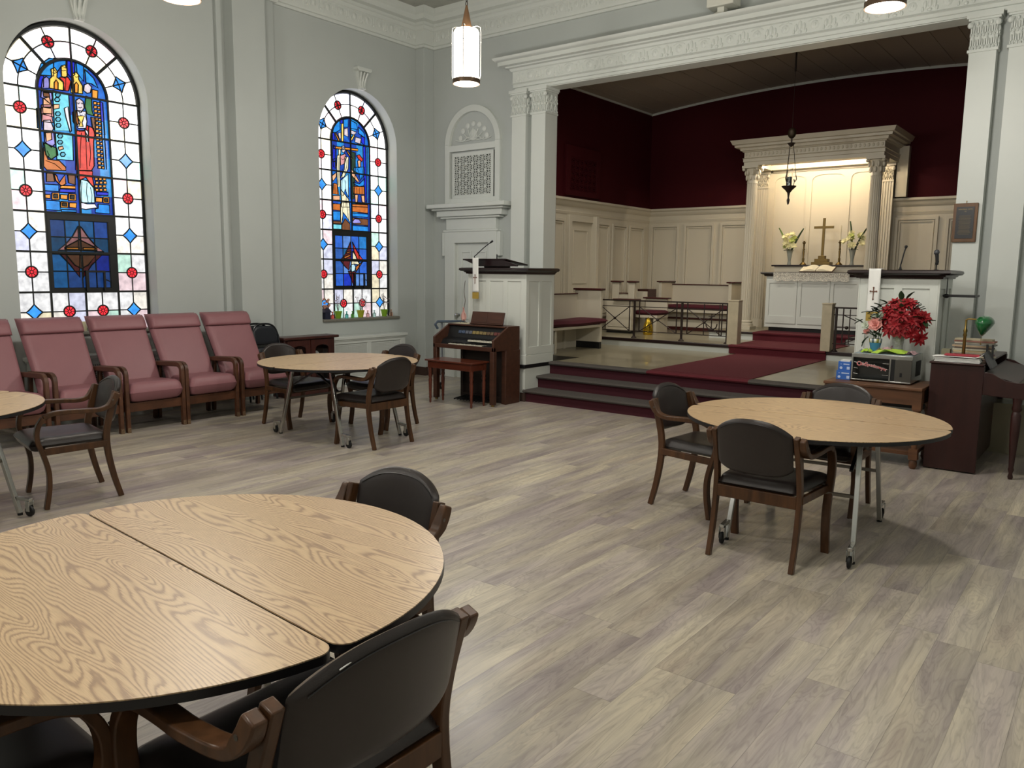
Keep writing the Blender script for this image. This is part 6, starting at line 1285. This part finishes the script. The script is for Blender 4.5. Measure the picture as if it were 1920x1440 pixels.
m=MB(); m.box((-7.28,12.05,ZP+.04),(-6.78,12.20,1.16)); m.box((-7.24,12.04,.70),(-6.82,12.05,1.08)); m.build('body',chanM,t,world=True,bevel=.004); m=MB(); m.box((-7.27,12.06,ZP),(-6.79,12.2,ZP+.04)); m.build('base',blackM,t,world=True)
m=MB(); m.box((-7.12,11.98,1.16),(-6.70,12.24,1.185)); m.build('cap_rail',pewcapM,t,world=True,bevel=.008)
t=thing('clergy_seat','cream two-posted clergy seat with dark post caps behind the kneeling desk','chair',(-7.14,12.5,ZP))
m=MB(); m.box((-7.36,12.36,ZP),(-7.22,12.44,1.46)); m.box((-7.03,12.36,ZP),(-6.91,12.44,1.46)); m.box((-7.22,12.80,ZP),(-6.9,12.84,1.30)); m.box((-7.30,12.40,ZP+.35),(-6.92,12.80,ZP+.42)); m.prism([(-7.22,1.02),(-6.95,1.02),(-7.03,1.27),(-7.22,1.25)],12.38,12.42,'y'); m.build('frame',chanM,t,world=True,bevel=.004)
m=MB(); m.box((-7.38,12.33,1.46),(-7.18,12.47,1.49)); m.box((-7.05,12.33,1.46),(-6.87,12.47,1.49)); m.box((-7.22,12.36,1.265),(-6.99,12.43,1.28)); m.build('post_cap',pewcapM,t,world=True,bevel=.008)
t=thing('side_bench','small cream bench with maroon cushion beside the kneeling desk','bench',(-6.62,12.5,ZP))
m=MB(); m.box((-6.86,12.30,.86),(-6.42,12.72,.91)); m.box((-6.50,12.32,ZP),(-6.44,12.70,.86)); m.box((-6.86,12.70,ZP),(-6.44,12.74,1.18)); m.build('frame',chanM,t,world=True,bevel=.004); m=MB(); m.box((-6.90,12.66,1.18),(-6.40,12.78,1.205)); m.build('cap_rail',pewcapM,t,world=True,bevel=.006)
cushion(-6.86,-6.40,12.28,12.70,.91,.99,t)
m=MB(); m.box((-7.20,13.0,ZP),(-6.97,13.3,1.34)); tag(m.build('brown_lectern',mahogM,bevel=.006),'plain dark brown wooden lectern box left of the rear pew','lectern')
m=MB(); rr=random.Random(3); m.lathe([(.0,0),(.07,0),(.09,.04),(.085,.12),(.06,.2),(.03,.27),(.0,.30)],(-6.45,12.05,ZP),12); 
tag(m.build('foil_wrapped_pot',foilM,smooth=0),'shiny gold foil wrapped bundle on the floor behind the iron railing','foil bundle')
t=thing('choir_pew','cream pew with dark caps and maroon cushion against the back chancel wall','pew',(-6.2,13.6,ZP))
for a,b_ in ((-6.95,-6.89),(-5.60,-5.54)):
    m=MB(); m.box((a,13.34,ZP),(b_,13.86,1.465)); m.build('end_panel',chanM,t,world=True,bevel=.004); m=MB(); m.box((a-.03,13.31,1.465),(b_+.03,13.87,1.49)); m.build('cap_rail',pewcapM,t,world=True,bevel=.008)
m=MB(); m.box((-6.89,13.78,.9),(-5.60,13.82,1.42)); m.box((-6.89,13.36,.93),(-5.60,13.80,.98)); m.box((-6.89,13.55,ZP+.06),(-5.60,13.58,.93)); m.build('body',chanM,t,world=True,bevel=.004)
m=MB(); m.box((-6.89,13.76,1.42),(-5.60,13.84,1.435)); m.box((-6.89,13.53,ZP),(-5.60,13.58,ZP+.06)); m.box((-6.89,13.5,.80),(-5.6,13.53,.83)); m.build('top_rail',pewcapM,t,world=True)
cushion(-6.88,-5.47,13.34,13.78,.98,1.07,t)
# ------------------------------------------------------------ pendants
def pendant():
    t=thing('pendant_lantern','x','pendant lamp')
    m=MB(); m.lathe([(0,.045),(.118,.045),(.128,.06),(.128,.50),(.115,.525),(.05,.535),(0,.535)],n=28); m.build('glass_shade',lampM,t,smooth=50)
    m=MB(); m.lathe([(.132,0),(.140,0),(.140,.045),(.132,.045),(.132,0)],n=28,caps=False); m.build('bottom_ring',bronzeM,t,smooth=30)
    m=MB(); m.lathe([(0,.03),(.130,.03),(.130,.034),(0,.034)],n=28); m.build('bottom_diffuser',lampM,t,smooth=30)
    m=MB(); m.lathe([(.05,.53),(.055,.545),(.052,.56),(.014,.74),(.01,.76),(0,.76)],n=18); m.build('cone',copperM,t)
    for k in range(4):
        a=2*PI*k/4+.5; c,s_=math.cos(a),math.sin(a); m=MB(); m.tube([(c*.05,s_*.05,.55),(c*.11,s_*.11,.56),(c*.145,s_*.145,.545),(c*.150,s_*.150,.50),(c*.150,s_*.150,.08),(c*.138,s_*.138,.04)],.005,6); m.ball((c*.152,s_*.152,.40),.009,6,4); m.build('cage_rod',steelM,t)
    m=MB(); zt=ZC-3.50; n=int((zt-.76)/.045)
    for k in range(n):
        z=.775+k*.045; a=(k%2)*PI/2; pts=[(.012*math.cos(q)*math.cos(a),.012*math.cos(q)*math.sin(a),z+.026*math.sin(q)) for q in [2*PI*j/8 for j in range(9)]]; m.tube(pts,.004,5,caps=False)
    m.lathe([(.0,zt-.03),(.05,zt-.02),(.05,zt),(0,zt)],n=16); m.build('chain',ironM,t)
    return t
pn=pendant(); PT=tree(pn)
PP=[((-5.56,6.35),'lit cylindrical pendant lantern hanging in front of the corner, fully in view'),((-1.59,6.33),'lit cylindrical pendant lantern at the top right, only its lower ring in view'),
 ((-5.53,3.24),'lit cylindrical pendant lantern at the top left, only its bottom edge in view'),((-1.59,3.24),'lit cylindrical pendant lantern added above the camera for room light, out of view'),
 ((-5.55,.1),'lit cylindrical pendant lantern added unseen behind and left of the camera'),((-1.59,.1),'lit cylindrical pendant lantern added unseen above and behind the camera'),((-3.6,-3.2),'lit cylindrical pendant lantern added unseen far behind the camera')]  # lanterns beyond the view are added to light the room
for i,((x,y),lb) in enumerate(PP):
    o=place(pn if i==0 else dup(PT),(x,y,3.50),.2*i,lb,'cylindrical pendant lanterns in two rows')
    point('pendant_bulb',(x,y,3.42),PT_W,(1,.965,.895),.14)
# speaker on the front wall
t=thing('wall_speaker','small white wall speaker standing on the cornice above the chancel opening','speaker',(-3.97,8.93,4.60))
m=MB(); m.box((-.16,-.10,0),(.16,.12,.34)); m.build('cabinet',lwhiteM,t,bevel=.012)
m=MB(); m.at((0,-.10,.20),0,PI/2); m.lathe([(0,0),(.095,0),(.10,.006),(.0,.006)],n=24); m.at(); m.build('cone_grille',mat('pale_grille','bdbdb0',.6),t)
m=MB(); m.box((-.05,-.04,-.06),(.03,.06,0)); m.tube([(-.03,0,-.03),(-.10,-.02,-.06)],.01,6); m.build('bracket',lwhiteM,t)
# plaque
t=thing('memorial_plaque','black memorial plaque with gilt lines in an oak frame on the right pilaster','plaque',(-1.375,8.99,2.14))
m=MB(); m.box((-.105,-.022,-.19),(.105,.005,.185)); m.build('oak_board',oakfM,t,bevel=.004)
m=MB(); m.box((-.078,-.027,-.155),(.078,-.022,.15)); pl=m.build('plate',plaqM,t)
text('MEMORIAL GIFTS','heading',(-1.375,8.962,2.265),.016,goldtextM,pl,ext=.0003)
text('TO','heading',(-1.375,8.962,2.243),.014,goldtextM,pl,ext=.0003)
for k in range(15):
    m=MB(); w_=.045+.015*random.random(); m.box((-w_,-.0285,.06-k*.0125),(w_,-.027,.064-k*.0125)); m.build('engraved_line',mat('dim_gilt_lines','6b5d42',.6),pl)
m=MB(); m.tube([(0,0,.185),(0,0,.205)],.003,6); m.ball((0,0,.205),.005,6,4); m.build('hook',brassM,t)
# ceiling sprinklers in the chancel
for x,y,lb in ((-4.95,9.95,'small dark ceiling sprinkler at the left of the chancel ceiling'),(-2.0,9.45,'small dark ceiling sprinkler at the right of the chancel ceiling')):
    z=cz(x); m=MB(); m.lathe([(.045,z+.0),(.05,z-.005),(.02,z-.015),(.012,z-.05),(.025,z-.055),(0,z-.06)],(x,y,0),12); tag(m.build('sprinkler',blackM),lb,'sprinkler','chancel ceiling sprinklers')
# ------------------------------------------------------------ window sill items
XS=-8.92
def twigpot(y,mt,seed,label):
    t=thing('twig_pot',label,'potted twigs',(XS,y,.935),group='green pots of beaded twigs on the window sill'); rr=random.Random(seed)
    m=MB(); m.lathe([(0,0),(.036,0),(.052,.085),(.056,.085),(.058,.105),(.050,.105),(.0,.09)],n=18); m.build('pot',mt,t)
    m=MB(); pts=[]
    for k in range(6):
        e=((rr.random()-.5)*.10,(rr.random()-.5)*.18,.22+rr.random()*.15); m.tube(smoothpath([(0,0,.08),(e[0]*.3,e[1]*.3,.17),e],3),.003,5)
        for q in range(4): f=.5+.5*rr.random(); pts.append((e[0]*f+(rr.random()-.5)*.05,e[1]*f+(rr.random()-.5)*.06,.09+(e[2]-.09)*f))
    m.build('twigs',mat('grey_twig','6f6a66',.7),t)
    m=MB()
    for p in pts: m.ball(p,.008,6,4)
    m.build('beads',mat('lilac_bead','b9a9b6',.5),t)
twigpot(7.43,potM,1,'lime green pot of beaded twigs, left on the sill of the smaller window')
twigpot(7.85,ypotM,2,'yellow-green pot of beaded twigs, middle of the sill of the smaller window')
twigpot(8.32,potM,3,'lime green pot of beaded twigs, right on the sill of the smaller window')
def bottle(y,c,label,s_=1):
    m=MB().at((XS+.02,y,.935)); m.lathe([(0,0),(.024*s_,0),(.026*s_,.01),(.026*s_,.05),(.009*s_,.065),(.009*s_,.085),(.013*s_,.088),(.013*s_,.10),(0,.10)],n=14); m.at(); tag(m.build('glass_bottle',mat('tinted_glass_'+c,c,.08,trans=.8)),label,'bottle','little coloured bottles on the window sill')
for y,c,lb in ((7.57,'6fc0b8','teal little bottle right of the left green pot on the sill'),(7.68,'5f9a4a','green little bottle between the left and middle pots on the sill'),(7.97,'d9b4ae','pale pink little bottle just right of the middle pot on the sill'),(8.10,'bfe0da','pale aqua little bottle between the middle and right pots on the sill'),(8.44,'c9a08a','amber pink little bottle at the right end of the sill'),(7.31,'c85a50','red little bottle beside the birdhouse on the sill')): bottle(y,c,lb)
t=thing('birdhouse','dark blue little birdhouse with floral top at the left end of the window sill','birdhouse',(XS+.03,7.19,.935))
m=MB(); m.box((-.045,-.045,0),(.045,.045,.10)); m.build('house',mat('navy_paint','22243a',.5),t); m=MB(); m.prism([(-.065,.095),(.065,.095),(0,.165)],-.055,.055,'x'); m.build('roof',mat('navy_roof','2c2c40',.5),t)
m=MB(); rr=random.Random(5)
for k in range(14): m.ball(((rr.random()-.5)*.08,(rr.random()-.5)*.08,.16+rr.random()*.12),.018,6,4)
m.build('flower_cluster',mat('peach_blooms','c9927a',.6),t)
m=MB().at((XS+.02,3.91,.935)); m.lathe([(.045,0),(.048,.10),(.045,.10),(.042,.005),(0,.005)],n=18); m.at(); tag(m.build('candle_glass',mat('cream_glass','e0d8b8',.3,trans=.4)),'cream glass candle holder on the sill of the large window','candle holder')
t=thing('small_plant','small yellow-green plant beside the candle glass on the sill of the large window','plant',(XS+.02,4.0,.935)); m=MB(); rr=random.Random(9)
for k in range(22): petal(m,(0,0,.01),((rr.random()-.5)*1.4,(rr.random()-.5)*2,.3+rr.random()),.06,.018,.4)
m.build('foliage',leaf2M,t,smooth=60); m=MB(); m.lathe([(0,0),(.03,0),(.035,.03),(0,.03)],n=12); m.build('dish',potM,t)
# daylight comes only from the emitting window glass, none from the right-hand side
